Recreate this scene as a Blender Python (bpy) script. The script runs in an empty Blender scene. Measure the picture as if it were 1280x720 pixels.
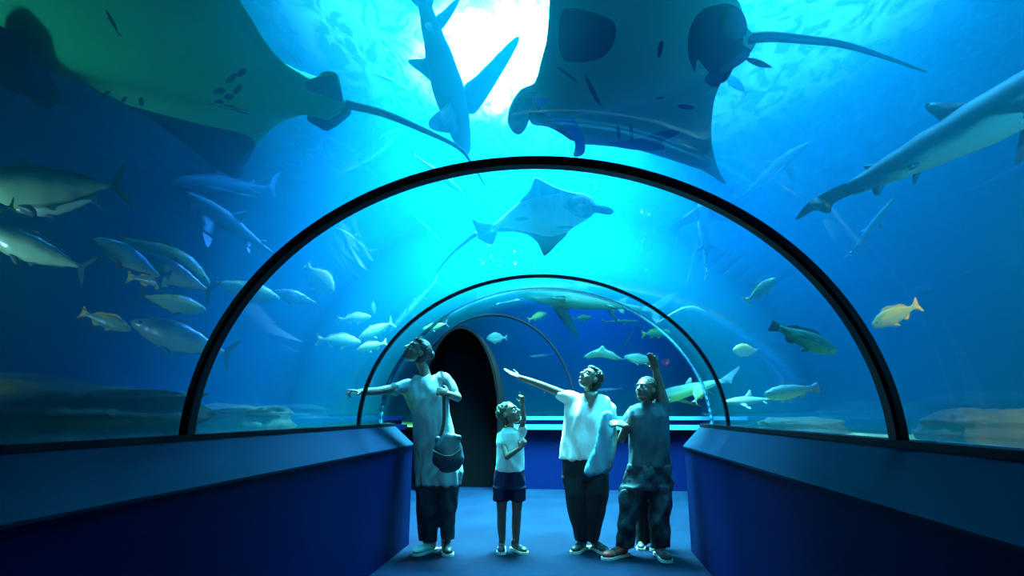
import bpy, bmesh, math, random
from mathutils import Vector, Matrix, Euler
from mathutils.geometry import delaunay_2d_cdt
from mathutils import noise as mnoise
random.seed(7)
sc = bpy.context.scene
COL = sc.collection
PI = math.pi
# ---------------------------------------------------------------- camera
F = 700.0
CAM = Vector((0, 0, 1.1))
YAW = math.radians(6.1); PITCH = math.radians(12.6)
cd = bpy.data.cameras.new('camera'); cam = bpy.data.objects.new('camera', cd); COL.objects.link(cam)
cd.sensor_width = 36.0; cd.lens = 36.0 * F / 1280.0; cd.clip_start = 0.02; cd.clip_end = 200
cam.location = CAM; cam.rotation_euler = (PI/2 + PITCH, 0, YAW)
sc.camera = cam
CR = Euler((PI/2 + PITCH, 0, YAW)).to_matrix()
def ray(px, py):
    d = CR @ Vector(((px - 640) / F, -(py - 360) / F, -1.0))
    return d.normalized()
def at_y(px, py, Y):
    d = ray(px, py); return CAM + d * (Y / d.y)
def at_z(px, py, Z):
    d = ray(px, py); return CAM + d * ((Z - 1.1) / d.z)
def at_d(px, py, r):
    return CAM + ray(px, py) * r
# ---------------------------------------------------------------- materials
def new_mat(name):
    m = bpy.data.materials.new(name); m.use_nodes = True
    nt = m.node_tree; nt.nodes.clear()
    out = nt.nodes.new('ShaderNodeOutputMaterial')
    return m, nt, out
def pmat(name, col, rough=0.6, spec=0.4, bump=0.0, bscale=20, var=0.0, vscale=6, col2=None, metallic=0.0, sheen=0):
    m, nt, out = new_mat(name)
    b = nt.nodes.new('ShaderNodeBsdfPrincipled')
    b.inputs['Base Color'].default_value = (*col, 1); b.inputs['Roughness'].default_value = rough
    b.inputs['Specular IOR Level'].default_value = spec; b.inputs['Metallic'].default_value = metallic
    nt.links.new(b.outputs[0], out.inputs[0])
    tc = nt.nodes.new('ShaderNodeTexCoord')
    if col2 is not None:
        n = nt.nodes.new('ShaderNodeTexNoise'); n.inputs['Scale'].default_value = vscale; n.inputs['Detail'].default_value = 5
        nt.links.new(tc.outputs['Object'], n.inputs['Vector'])
        r = nt.nodes.new('ShaderNodeValToRGB'); r.color_ramp.elements[0].position = .38; r.color_ramp.elements[1].position = .62
        r.color_ramp.elements[0].color = (*col, 1); r.color_ramp.elements[1].color = (*col2, 1)
        nt.links.new(n.outputs['Fac'], r.inputs['Fac']); nt.links.new(r.outputs[0], b.inputs['Base Color'])
    if bump > 0:
        n2 = nt.nodes.new('ShaderNodeTexNoise'); n2.inputs['Scale'].default_value = bscale; n2.inputs['Detail'].default_value = 4
        nt.links.new(tc.outputs['Object'], n2.inputs['Vector'])
        bp = nt.nodes.new('ShaderNodeBump'); bp.inputs['Strength'].default_value = bump; bp.inputs['Distance'].default_value = 0.03
        nt.links.new(n2.outputs['Fac'], bp.inputs['Height']); nt.links.new(bp.outputs[0], b.inputs['Normal'])
    return m
def fishmat(name, back, belly, stripe=None, rough=0.35, split=0.5, soft=0.12, mott=0.0):
    """countershaded skin: the back colour over the belly colour, along the fish's own height"""
    m, nt, out = new_mat(name)
    b = nt.nodes.new('ShaderNodeBsdfPrincipled'); b.inputs['Roughness'].default_value = rough
    nt.links.new(b.outputs[0], out.inputs[0])
    tc = nt.nodes.new('ShaderNodeTexCoord'); sp = nt.nodes.new('ShaderNodeSeparateXYZ')
    nt.links.new(tc.outputs['Generated'], sp.inputs[0])
    n = nt.nodes.new('ShaderNodeTexNoise'); n.inputs['Scale'].default_value = 5; n.inputs['Detail'].default_value = 5
    nt.links.new(tc.outputs['Generated'], n.inputs['Vector'])
    ma = nt.nodes.new('ShaderNodeMath'); ma.operation = 'MULTIPLY_ADD'; ma.inputs[1].default_value = 0.25 + mott; ma.inputs[2].default_value = -.12 - mott/2
    nt.links.new(n.outputs['Fac'], ma.inputs[0])
    ad = nt.nodes.new('ShaderNodeMath'); ad.operation = 'ADD'
    nt.links.new(sp.outputs['Z'], ad.inputs[0]); nt.links.new(ma.outputs[0], ad.inputs[1])
    r = nt.nodes.new('ShaderNodeValToRGB'); e = r.color_ramp.elements
    e[0].position = split - soft; e[0].color = (*belly, 1); e[1].position = split + soft; e[1].color = (*back, 1)
    if stripe:
        s = e.new(split); s.color = (*stripe, 1)
    nt.links.new(ad.outputs[0], r.inputs['Fac']); nt.links.new(r.outputs[0], b.inputs['Base Color'])
    return m
# ---------------------------------------------------------------- objects
def obj(name, me, mat=None, parent=None, mats=None, smooth=False):
    if isinstance(me, bmesh.types.BMesh):
        bm = me; me = bpy.data.meshes.new(name); bm.to_mesh(me); bm.free()
    o = bpy.data.objects.new(name, me); COL.objects.link(o)
    for mm in (mats or ([mat] if mat else [])): me.materials.append(mm)
    if smooth:
        for p in me.polygons: p.use_smooth = True
    if parent: o.parent = parent
    return o
def tag(o, label, cat, group=None, kind=None):
    o['label'] = label; o['category'] = cat
    if group: o['group'] = group
    if kind: o['kind'] = kind
    return o
def thing(name, loc, label, cat, group=None, rot=None):
    o = bpy.data.objects.new(name, None); COL.objects.link(o); o.location = loc; o.empty_display_size = .1
    if rot is not None: o.rotation_euler = rot
    return tag(o, label, cat, group)
def struct(name, bm, mat, **k):
    o = obj(name, bm, mat, **k); o['kind'] = 'structure'; return o
def box(bm, x0, y0, z0, x1, y1, z1):
    v = [bm.verts.new(p) for p in ((x0,y0,z0),(x1,y0,z0),(x1,y1,z0),(x0,y1,z0),(x0,y0,z1),(x1,y0,z1),(x1,y1,z1),(x0,y1,z1))]
    for f in ((0,3,2,1),(4,5,6,7),(0,1,5,4),(1,2,6,5),(2,3,7,6),(3,0,4,7)): bm.faces.new([v[i] for i in f])
def sweep(bm, pts, profile_fn, closed=True, caps=True):
    """loft rings: profile_fn(i) -> list of Vector"""
    rings = []
    for i in range(len(pts)): rings.append([bm.verts.new(p) for p in profile_fn(i)])
    n = len(rings[0])
    for a, b in zip(rings, rings[1:]):
        for j in range(n if closed else n - 1):
            k = (j + 1) % n
            bm.faces.new((a[j], a[k], b[k], b[j]))
    if caps and closed:
        bm.faces.new(list(reversed(rings[0]))); bm.faces.new(rings[-1])
    return rings
def tube(bm, pts, rad, seg=10):
    pts = [Vector(p) for p in pts]; n = len(pts)
    R = rad if isinstance(rad, (list, tuple)) else [rad] * n
    t0 = (pts[1] - pts[0]).normalized()
    nrm = t0.orthogonal().normalized(); rings = []
    for i, p in enumerate(pts):
        t = (pts[min(i+1, n-1)] - pts[max(i-1, 0)]).normalized()
        nrm = (nrm - t * nrm.dot(t)).normalized(); bn = t.cross(nrm)
        rings.append([bm.verts.new(p + (nrm * math.cos(a) + bn * math.sin(a)) * R[i]) for a in [2*PI*k/seg for k in range(seg)]])
    for a, b in zip(rings, rings[1:]):
        for j in range(seg):
            k = (j+1) % seg; bm.faces.new((a[j], a[k], b[k], b[j]))
    bm.faces.new(list(reversed(rings[0]))); bm.faces.new(rings[-1])
def fixn(bm): bmesh.ops.recalc_face_normals(bm, faces=bm.faces[:])
def catmull(pts, n=6, closed=True, corners=()):
    out = []; m = len(pts)
    rng = range(m if closed else m - 1)
    for i in rng:
        p1 = Vector(pts[i]); p2 = Vector(pts[(i+1) % m])
        p0 = Vector(pts[(i-1) % m]) if (closed or i > 0) else p1
        p3 = Vector(pts[(i+2) % m]) if (closed or i < m-2) else p2
        if i in corners: p0 = p1
        if (i+1) % m in corners: p3 = p2
        for k in range(n):
            t = k / n
            out.append(0.5*((2*p1) + (-p0+p2)*t + (2*p0-5*p1+4*p2-p3)*t*t + (-p0+3*p1-3*p2+p3)*t**3))
    if not closed: out.append(Vector(pts[-1]))
    return out
def inside(p, poly):
    x, y = p[0], p[1]; c = False; n = len(poly); j = n - 1
    for i in range(n):
        xi, yi = poly[i][0], poly[i][1]; xj, yj = poly[j][0], poly[j][1]
        if (yi > y) != (yj > y) and x < (xj-xi)*(y-yi)/(yj-yi)+xi: c = not c
        j = i
    return c
def segd(p, a, b):
    ab = b - a; t = max(0, min(1, (p-a).dot(ab)/max(ab.length_squared, 1e-12)))
    return (p - (a + ab*t)).length
def inflate(outline, step, thick, shape, marks=(), top=1.0, bot=1.0, bend=None):
    """solid lens-shaped body over a 2-D outline; thick(d, p) = half thickness at edge distance d.
    marks: list of (polygon, material_index) coloured into the underside"""
    outline = [Vector(p).to_2d() for p in outline]
    xs = [p.x for p in outline]; ys = [p.y for p in outline]
    pts = list(outline); n = len(outline)
    edges = []; faces = [list(range(n))]
    for poly, mi in marks:
        b0 = len(pts); pts += [Vector(q).to_2d() for q in poly]
        edges += [(b0+i, b0+(i+1) % len(poly)) for i in range(len(poly))]
    x = min(xs); row = 0
    while x < max(xs):
        y = min(ys) + (step*.5 if row % 2 else 0)
        while y < max(ys):
            p = Vector((x, y))
            if inside(p, outline) and min(segd(p, outline[i], outline[(i+1) % n]) for i in range(n)) > step*.45: pts.append(p)
            y += step
        x += step*.87; row += 1
    V, E, Fc, ov, oe, of = delaunay_2d_cdt(pts, edges, faces, 1, 1e-5)
    dist = [min(segd(p, outline[i], outline[(i+1) % n]) for i in range(n)) for p in V]
    bm = bmesh.new(); T = []; B = []
    for p, d in zip(V, dist):
        h = thick(d, p); zb = bend(p) if bend else 0
        a = bm.verts.new((p.x, p.y, zb + h*top)); T.append(a)
        B.append(a if d < 1e-5 else bm.verts.new((p.x, p.y, zb - h*bot)))
    for f in Fc:
        c = sum((V[i] for i in f), Vector((0, 0))) / len(f)
        try:
            bm.faces.new([T[i] for i in f])
            if any(B[i] is not T[i] for i in f):
                g = bm.faces.new([B[i] for i in reversed(f)]); g.material_index = 0
                for poly, mi in marks:
                    if inside(c, poly): g.material_index = mi
        except ValueError: pass
    fixn(bm)
    return bm
# ---------------------------------------------------------------- materials of the place
M = {}
M['floor'] = pmat('floor_vinyl', (.001,.0055,.016), .7, .03, bump=.04, bscale=9, col2=(.0015,.008,.022), vscale=1.6)
M['panel'] = pmat('blue_laminate_panel', (.0002,.005,.04), .5, .05)
M['cap'] = pmat('blue_painted_ledge', (.0004,.016,.036), .65, .05, bump=.02, bscale=3)
M['rubber'] = pmat('black_rubber', (.004,.005,.008), .6, .1)
M['ringmetal'] = pmat('black_arch_metal', (.004,.006,.012), .45, .15)
M['black'] = pmat('matt_black', (.002,.002,.003), .95, .05)
M['sand'] = pmat('sand', (.66,.56,.06), .9, .1, bump=.6, bscale=9, col2=(.36,.32,.04), vscale=2.2)
M['rock'] = pmat('reef_rock', (.05,.06,.03), .95, .1, bump=1, bscale=9, col2=(.11,.12,.03), vscale=3)
M['rock_dark'] = pmat('dark_reef_rock', (.02,.025,.015), .95, .05, bump=1, bscale=9, col2=(.05,.06,.02), vscale=2)
M['tank'] = pmat('tank_wall', (.002,.01,.03), .9, .1)
def glass(name, tint, k=1.0, rough=.015, ripple=0):
    m, nt, out = new_mat(name)
    tr = nt.nodes.new('ShaderNodeBsdfTransparent'); tr.inputs[0].default_value = (*tint, 1)
    gl = nt.nodes.new('ShaderNodeBsdfGlossy'); gl.inputs['Roughness'].default_value = rough
    fr = nt.nodes.new('ShaderNodeFresnel'); fr.inputs['IOR'].default_value = 1.2
    mu = nt.nodes.new('ShaderNodeMath'); mu.operation = 'MULTIPLY'; mu.inputs[1].default_value = k
    mx = nt.nodes.new('ShaderNodeMixShader')
    nt.links.new(fr.outputs[0], mu.inputs[0]); nt.links.new(mu.outputs[0], mx.inputs[0])
    nt.links.new(tr.outputs[0], mx.inputs[1]); nt.links.new(gl.outputs[0], mx.inputs[2]); nt.links.new(mx.outputs[0], out.inputs[0])
    if ripple:
        tc = nt.nodes.new('ShaderNodeTexCoord'); n = nt.nodes.new('ShaderNodeTexNoise'); n.inputs['Scale'].default_value = 3
        bp = nt.nodes.new('ShaderNodeBump'); bp.inputs['Strength'].default_value = ripple
        nt.links.new(tc.outputs['Object'], n.inputs['Vector']); nt.links.new(n.outputs['Fac'], bp.inputs['Height'])
        nt.links.new(bp.outputs[0], gl.inputs['Normal'])
    return m
M['glass'] = glass('acrylic', (.985,.995,1), .3)
M['glass2'] = glass('thin_acrylic', (.99,1,1), .1)
M['step'] = pmat('light_blue_ledge', (.03,.22,.36), .5, .3)
M['seam'] = glass('acrylic_seam', (.62,.80,.86), 1.0, .1)
# ---------------------------------------------------------------- dimensions
XL, XR = -1.63, 1.10          # foot of the acrylic, left and right
XC, HW = (XL+XR)/2, (XR-XL)/2
ZS = 1.0                      # springing height (top of the ledges)
ZA = 2.14                     # crown
Y0, Y1, Y2 = -2.6, 5.05, 9.1  # tunnel start, chamber start, chamber end
CXL, CXR, CZA = -2.85, 2.75, 2.85
def arch(xc, hw, zs, za, y, n=40, off=0.0, z0=None, a0=0.0):
    pts = []
    if z0 is not None: pts.append(Vector((xc-hw-off, y, z0)))
    for i in range(n+1):
        a = PI - PI*i/n
        pts.append(Vector((xc + (hw+off)*math.cos(a), y, zs + (za-zs+off)*math.sin(a))))
    if z0 is not None: pts.append(Vector((xc+hw+off, y, z0)))
    return pts
# water body: a box with the air of the tunnel and the chamber left out
TX = 8.4
def water():
    m, nt, out = new_mat('sea_water')
    s = nt.nodes.new('ShaderNodeVolumeScatter'); s.inputs['Color'].default_value = WS; s.inputs['Density'].default_value = WSD; s.inputs['Anisotropy'].default_value = WG
    a = nt.nodes.new('ShaderNodeVolumeAbsorption'); a.inputs['Color'].default_value = WA; a.inputs['Density'].default_value = WAD
    ad = nt.nodes.new('ShaderNodeAddShader'); nt.links.new(s.outputs[0], ad.inputs[0]); nt.links.new(a.outputs[0], ad.inputs[1])
    nt.links.new(ad.outputs[0], out.inputs['Volume'])
    bm = bmesh.new(); box(bm, -TX, -5, -.6, TX, 21, 5.6); fixn(bm)
    b2 = bmesh.new()
    rows = [arch(XC, HW, ZS, ZA, Y0, off=.04, z0=-.3), arch(XC, HW, ZS, ZA, Y1, off=.04, z0=-.3),
            arch((CXL+CXR)/2, (CXR-CXL)/2, ZS, CZA, Y1, off=.04, z0=-.3), arch((CXL+CXR)/2, (CXR-CXL)/2, ZS, CZA, Y2+.04, off=.04, z0=-.3)]
    sweep(b2, rows, lambda i: rows[i])
    bmesh.ops.triangulate(b2, faces=b2.faces[:]); fixn(b2); bmesh.ops.reverse_faces(b2, faces=b2.faces[:])
    me = bpy.data.meshes.new('t'); b2.to_mesh(me); b2.free(); bm.from_mesh(me)
    o = obj('water', bm, m); o['kind'] = 'stuff'; o['label'] = 'clear blue sea water filling the tank around the tunnel'; o['category'] = 'water'
    return o
WS = (.02,.88,.90,1); WSD = .16; WG = .66
WA = (.33,.50,.85,1); WAD = 1.0
water()
# water surface with ripples, seen from below
def surface():
    m, nt, out = new_mat('rippled_water_surface')
    tr = nt.nodes.new('ShaderNodeBsdfTransparent'); tr.inputs[0].default_value = (.9,1,1,1)
    tl = nt.nodes.new('ShaderNodeBsdfTranslucent'); tl.inputs[0].default_value = (.75,.95,1,1)
    tc = nt.nodes.new('ShaderNodeTexCoord'); mp = nt.nodes.new('ShaderNodeMapping'); mp.inputs['Scale'].default_value = (1.0,.55,1); mp.inputs['Rotation'].default_value = (0,0,.5)
    n = nt.nodes.new('ShaderNodeTexNoise'); n.inputs['Scale'].default_value = 3.2; n.inputs['Detail'].default_value = 6; n.inputs['Distortion'].default_value = 1.6
    r = nt.nodes.new('ShaderNodeValToRGB'); r.color_ramp.elements[0].position = .40; r.color_ramp.elements[1].position = .62
    r.color_ramp.elements[0].color = (.15,.15,.15,1); r.color_ramp.elements[1].color = (.58,.58,.58,1)
    mx = nt.nodes.new('ShaderNodeMixShader')
    nt.links.new(tc.outputs['Object'], mp.inputs[0]); nt.links.new(mp.outputs[0], n.inputs['Vector']); nt.links.new(n.outputs['Fac'], r.inputs['Fac'])
    nt.links.new(r.outputs[0], mx.inputs[0]); nt.links.new(tr.outputs[0], mx.inputs[1]); nt.links.new(tl.outputs[0], mx.inputs[2]); nt.links.new(mx.outputs[0], out.inputs[0])
    bm = bmesh.new(); nx, ny = 120, 104
    vs = [[bm.verts.new((-TX+2*TX*i/nx, -5+26*j/ny, 5.66 + .03*mnoise.noise(Vector((i*.5, j*.35, 0))))) for j in range(ny+1)] for i in range(nx+1)]
    for i in range(nx):
        for j in range(ny): bm.faces.new((vs[i][j], vs[i+1][j], vs[i+1][j+1], vs[i][j+1]))
    o = obj('water_surface', bm, m, smooth=True); tag(o, 'bright rippled water surface seen from below above the tunnel', 'water', kind='stuff')
surface()
# tank walls
bm = bmesh.new(); box(bm, -TX-.4, -5.4, -.8, -TX-.02, 21.4, 6); box(bm, TX+.02, -5.4, -.8, TX+.4, 21.4, 6); box(bm, -TX-.02, 21.02, -.8, TX+.02, 21.4, 6); box(bm, -TX-.02, -5.4, -.8, TX+.02, -5.02, 6)
fixn(bm); struct('wall_tank', bm, M['tank'])
# sea bed
def bedz(x, y):
    z = .90 + .10*mnoise.noise(Vector((x*.5, y*.5, 3))) + .05*mnoise.noise(Vector((x*1.7, y*1.7, 9)))
    dx = max(XL - x, x - XR, 0) if y < Y1 else max(CXL - x, x - CXR, 0)
    return min(.93 + .02*dx, z) if dx < 1.2 else z + .012*max(dx-1.2, 0)
def grid_lines(a, b, fixed, st):
    L = sorted(set([a, b] + fixed)); out = []
    for p, q in zip(L, L[1:]):
        k = max(1, round((q-p)/st)); out += [p + (q-p)*i/k for i in range(k)]
    return out + [b]
gx = grid_lines(-TX+.02, TX-.02, [CXL-.06, XL-.06, XR+.06, CXR+.06], .22); gy = grid_lines(-4.95, 20.95, [Y0, Y1, Y2+.06], .22)
bm = bmesh.new(); vs = {}
def gv(i, j):
    if (i, j) not in vs: vs[i, j] = bm.verts.new((gx[i], gy[j], bedz(gx[i], gy[j])))
    return vs[i, j]
for i in range(len(gx)-1):
    for j in range(len(gy)-1):
        cx, cy = (gx[i]+gx[i+1])/2, (gy[j]+gy[j+1])/2
        if Y0 < cy < Y1 and XL-.06 < cx < XR+.06: continue
        if Y1 <= cy < Y2+.06 and CXL-.06 < cx < CXR+.06: continue
        bm.faces.new((gv(i,j), gv(i+1,j), gv(i+1,j+1), gv(i,j+1)))
o = struct('seabed', bm, M['sand'], smooth=True)
# floor
bm = bmesh.new(); box(bm, XL, Y0, -.1, XR, Y1, 0); box(bm, CXL, Y1, -.1, CXR, Y2, 0); struct('floor', bm, M['floor'])
# ledges of the tunnel: upright panel, sloped cap, black rail under the acrylic
LL, LR, ZL = -1.43, .93, .83
def ledge(side, y0, y1):
    s = -1 if side == 'left' else 1
    xi = LL if s < 0 else LR; xo = XL if s < 0 else XR
    root = bpy.data.objects.new('wall_' + side, None); COL.objects.link(root); root['kind'] = 'structure'; root.location = ((xi+xo)/2, (y0+y1)/2, 0)
    off = Vector(root.location)
    def P(name, bm, mat):
        bmesh.ops.translate(bm, verts=bm.verts, vec=-off); fixn(bm); obj(name, bm, mat, root)
    bm = bmesh.new(); prof = [(xi, 0.0), (xi, ZL-.012), (xo - s*.001, ZL-.012), (xo - s*.001, 0.0)]
    sweep(bm, [0,1], lambda i: [Vector((x, (y0, y1)[i], z)) for x, z in prof]); P('panel', bm, M['panel'])
    bm = bmesh.new(); prof = [(xi - s*.012, ZL-.012), (xi - s*.012, ZL), (xo - s*.03, ZS-.012), (xo + s*.05, ZS-.012), (xo + s*.05, ZL-.012)]
    sweep(bm, [0,1], lambda i: [Vector((x, (y0, y1)[i], z)) for x, z in prof]); P('sloped_cap', bm, M['cap'])
    bm = bmesh.new(); prof = [(xo - s*.035, ZS-.012), (xo - s*.035, ZS+.012), (xo + s*.05, ZS+.012), (xo + s*.05, ZS-.012)]
    sweep(bm, [0,1], lambda i: [Vector((x, (y0, y1)[i], z)) for x, z in prof]); P('rail', bm, M['rubber'])
ledge('left', Y0, Y1); ledge('right', Y0, Y1)
# chamber beyond: low walls on three sides with a double-stepped ledge
def lowwall(name, x0, y0, x1, y1, ax, lm='step'):
    root = bpy.data.objects.new(name, None); COL.objects.link(root); root['kind'] = 'structure'
    bm = bmesh.new(); box(bm, x0, y0, 0, x1, y1, .86); obj('panel', bm, M['panel'], root)
    g = .09
    bm = bmesh.new(); box(bm, x0-(g if ax == 'x' else 0), y0-(g if ax == 'y' else 0), .86, x1+(g if ax == 'x' else 0), y1, .93); obj('lower_ledge', bm, M[lm], root)
    bm = bmesh.new(); box(bm, x0, y0, .93, x1, y1, 1.0); obj('upper_step', bm, M['panel'], root)
    bm = bmesh.new(); box(bm, x0-(.03 if ax == 'x' else 0), y0-(.03 if ax == 'y' else 0), 1.0, x1+(.03 if ax == 'x' else 0), y1, 1.05); obj('upper_ledge', bm, M[lm], root)
lowwall('wall_end', -1.0, Y2-.35, CXR-.02, Y2, 'y')
lowwall('wall_chamber_left', CXL, Y1+.02, CXL+.2, Y2-.4, 'x', 'panel')
lowwall('wall_chamber_right', CXR-.2, Y1+.02, CXR, Y2-.42, 'x', 'panel')
bm = bmesh.new(); box(bm, CXL, Y1, 0, XL-.06, Y1+.02, 1.0); box(bm, XR+.06, Y1, 0, CXR, Y1+.02, 1.0); struct('wall_return', bm, M['panel'])
# acrylic shells (two skins, 3 cm apart) and end panes
def shell(bm, xc, hw, za, y0, y1, t=.03, ny=1):
    a = [arch(xc, hw, ZS, za, y0 + (y1-y0)*k/ny, n=64) for k in range(ny+1)]
    b = [arch(xc, hw, ZS, za, y0 + (y1-y0)*k/ny, n=64, off=t) for k in range(ny+1)]
    def prof(i): return [p for p in a[i]] + [p for p in reversed(b[i])]
    sweep(bm, a, prof)
bm = bmesh.new(); shell(bm, XC, HW, ZA, Y0, Y1); bmesh.ops.triangulate(bm, faces=[f for f in bm.faces if len(f.verts) > 4]); fixn(bm)
o = struct('window_1', bm, M['glass'], smooth=False)
for p in o.data.polygons: p.use_smooth = True
cxc, chw = (CXL+CXR)/2, (CXR-CXL)/2
bm = bmesh.new(); shell(bm, cxc, chw, CZA, Y1, Y2); bmesh.ops.triangulate(bm, faces=[f for f in bm.faces if len(f.verts) > 4]); fixn(bm)
o = struct('window_2', bm, M['glass2'])
for p in o.data.polygons: p.use_smooth = True
# bulkhead between tunnel and chamber (acrylic) and end pane
bm = bmesh.new()
i1 = arch(XC, HW, ZS, ZA, Y1+.0, n=64, off=.03); o1 = arch(cxc, chw, ZS, CZA, Y1, n=64)
for y in (Y1+.005, Y1+.03):
    A = [bm.verts.new((p.x, y, p.z)) for p in i1]; B = [bm.verts.new((p.x, y, p.z)) for p in o1]
    for j in range(64): bm.faces.new((A[j], A[j+1], B[j+1], B[j]))
struct('window_3', bm, M['glass2'])
bm = bmesh.new(); pr = arch(cxc, chw-.01, ZS+.05, CZA-.01, 0, n=64)
sweep(bm, [0,1], lambda i: [Vector((p.x, (Y2-.03, Y2)[i], p.z)) for p in pr]); bmesh.ops.triangulate(bm, faces=[f for f in bm.faces if len(f.verts) > 4]); fixn(bm)
struct('window_4', bm, M['glass2'])
bm = bmesh.new(); bmx = arch(XC, HW, ZS, ZA, 0, n=64)
sweep(bm, [0,1], lambda i: [Vector((p.x, (Y0-.1, Y0)[i], p.z)) for p in arch(XC, HW, ZS, ZA, 0, n=40, z0=0.0)]); bmesh.ops.triangulate(bm, faces=[f for f in bm.faces if len(f.verts) > 4]); fixn(bm)
struct('wall_back', bm, M['black'])
# arch ribs
def ring(name, xc, hw, zs, za, y, w, d, label, yl=0.0, zfoot=None):
    n = 72
    def P(a, off, dy):
        x = (hw+off)*math.cos(a)
        return Vector((xc + x, y + dy - yl * x/hw, zs + (za-zs+off)*math.sin(a)))
    bm = bmesh.new(); A = [PI - PI*i/n for i in range(n+1)]
    sweep(bm, A, lambda i: [P(A[i], -w, -d*.35), P(A[i], -w*.7, -d*.5), P(A[i], -.002, -d*.5), P(A[i], -.002, d*.5), P(A[i], -w*.7, d*.5), P(A[i], -w, d*.35)])
    fixn(bm); o = obj(name, bm, M['ringmetal'], smooth=False)
    return tag(o, label, 'arch', 'arched ribs holding the acrylic')
ring('arch_rib', XC, HW, ZS+.012, ZA, 2.17, .035, .07, 'nearest and largest black arched rib spanning the tunnel', yl=.10)
ring('arch_rib', XC, HW, ZS+.012, ZA+.01, 4.22, .022, .05, 'middle black arched rib framing the visitors', yl=.0)
# pale acrylic joint just past the middle rib
n = 72; bm = bmesh.new(); A = [PI - PI*i/n for i in range(n+1)]
sweep(bm, A, lambda i: [Vector((XC+(HW+o_)*math.cos(A[i]), 4.72+dy, ZS+.012+(ZA-ZS+o_)*math.sin(A[i]))) for o_, dy in ((-.012,-.05),(-.002,-.05),(-.002,.05),(-.012,.05))]); fixn(bm)
tag(obj('acrylic_joint', bm, M['seam']), 'pale clear joint strip in the acrylic behind the middle rib', 'joint strip')
ring('arch_rib', -1.30, 1.36, 1.08, 2.70, Y2-.10, .04, .06, 'farthest small black arched rib around the dark doorway')
# dark doorway: short arched shell, coloured black for the passage's darkness
dx, dw, dz = -1.68, .57, 2.36; yd0, yd1 = Y2-.75, Y2-.16
root = bpy.data.objects.new('door_1', None); COL.objects.link(root); root['kind'] = 'structure'; root.location = (dx, yd0, 0)
def dprof(off, y):
    L = [Vector((-dw-off, y, 0))]
    for i in range(37):
        a = PI - PI*i/36; L.append(Vector(((dw+off)*math.cos(a), y, 1.05 + (dz-1.05+off)*math.sin(a))))
    L.append(Vector((dw+off, y, 0))); return L
bm = bmesh.new(); a0, b0, a1, b1 = dprof(0,0), dprof(.04,0), dprof(0,yd1-yd0), dprof(.04,yd1-yd0)
sweep(bm, [0,1], lambda i: (a0, a1)[i] + list(reversed((b0, b1)[i]))); bmesh.ops.triangulate(bm, faces=[f for f in bm.faces if len(f.verts) > 4]); fixn(bm)
obj('door_frame', bm, M['black'], root)
bm = bmesh.new(); sweep(bm, [0,1], lambda i: [Vector((p.x, (yd1-yd0-.04, yd1-yd0)[i], p.z)) for p in dprof(0,0)]); bmesh.ops.triangulate(bm, faces=[f for f in bm.faces if len(f.verts) > 4]); fixn(bm)
obj('dark_back_panel', bm, M['black'], root)  # black sheet standing in for the unlit depth of an open passage
# ---------------------------------------------------------------- light
w = bpy.data.worlds.new('world'); sc.world = w; w.use_nodes = True
bg = w.node_tree.nodes['Background']; bg.inputs[0].default_value = (.25,.6,.8,1); bg.inputs[1].default_value = .012
def area(name, loc, size, power, col=(1,1,1), target=None, shape='DISK', spread=180):
    l = bpy.data.lights.new(name, 'AREA'); l.shape = shape; l.size = size; l.energy = power; l.color = col; l.spread = math.radians(spread)
    o = bpy.data.objects.new(name, l); COL.objects.link(o); o.location = loc
    if target is not None: o.rotation_euler = (Vector(target) - Vector(loc)).to_track_quat('-Z', 'Y').to_euler()
    return o
area('tank_lamp', (-.6, 6.7, 6.5), 2.3, 38000, (.26,1,.40), spread=78)
area('broad_lamp', (.6, 5.9, 7.0), 7.0, 10500, (.10,1,.36), spread=68)
area('added_visitor_fill', (-.95, -1.5, 1.85), .15, 1.3, (.55,1,.95), target=(-.2,4.6,1.0), spread=26)  # added fill on the visitors from out of view, no fixture
area('added_warm_fill', (2.6, 2.1, 2.5), .25, 300, (1,.70,.02), target=(3.3,4.2,.9), spread=84)  # unseen warm light added to yellow the sand on the right
area('added_blue_fill', (.5, 13.5, 5.2), 3.0, 550, (.02,.3,1), target=(0,12.5,1), spread=120)  # added to fill the far water with blue, no known source
area('added_green_fill', (2.7, .8, 1.5), .3, 90, (.10,1,.8), target=(1.0,4,2.9), spread=90)  # added uplight for the right manta's belly, out of view
area('added_green_fill', (-3.2, 1.6, 1.5), .3, 55, (.55,1,.40), target=(-3.4,4,2.4), spread=100)  # added to brighten the left school and rocks, out of view
area('added_green_fill', (-3.2, .5, 1.55), .3, 34, (.2,1,.55), target=(-2.2,3.4,2.9), spread=80)  # added uplight for the left manta's belly, out of view
area('violet_lamp', (-2.15, 8.0, 1.5), .12, 6, (.55,.25,1), target=(-.7,6.6,0), spread=90)
v = sc.view_settings; v.view_transform = 'Standard'; v.look = 'None'; v.gamma = 1; v.use_curve_mapping = False; v.exposure = -0.3
sc.display_settings.display_device = 'sRGB'
cy = sc.cycles
cy.transparent_max_bounces = 24; cy.volume_bounces = 1; cy.max_bounces = 8; cy.diffuse_bounces = 3; cy.glossy_bounces = 3; cy.transmission_bounces = 4
cy.use_denoising = True; cy.sample_clamp_indirect = 6; cy.caustics_reflective = False; cy.caustics_refractive = False
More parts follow.
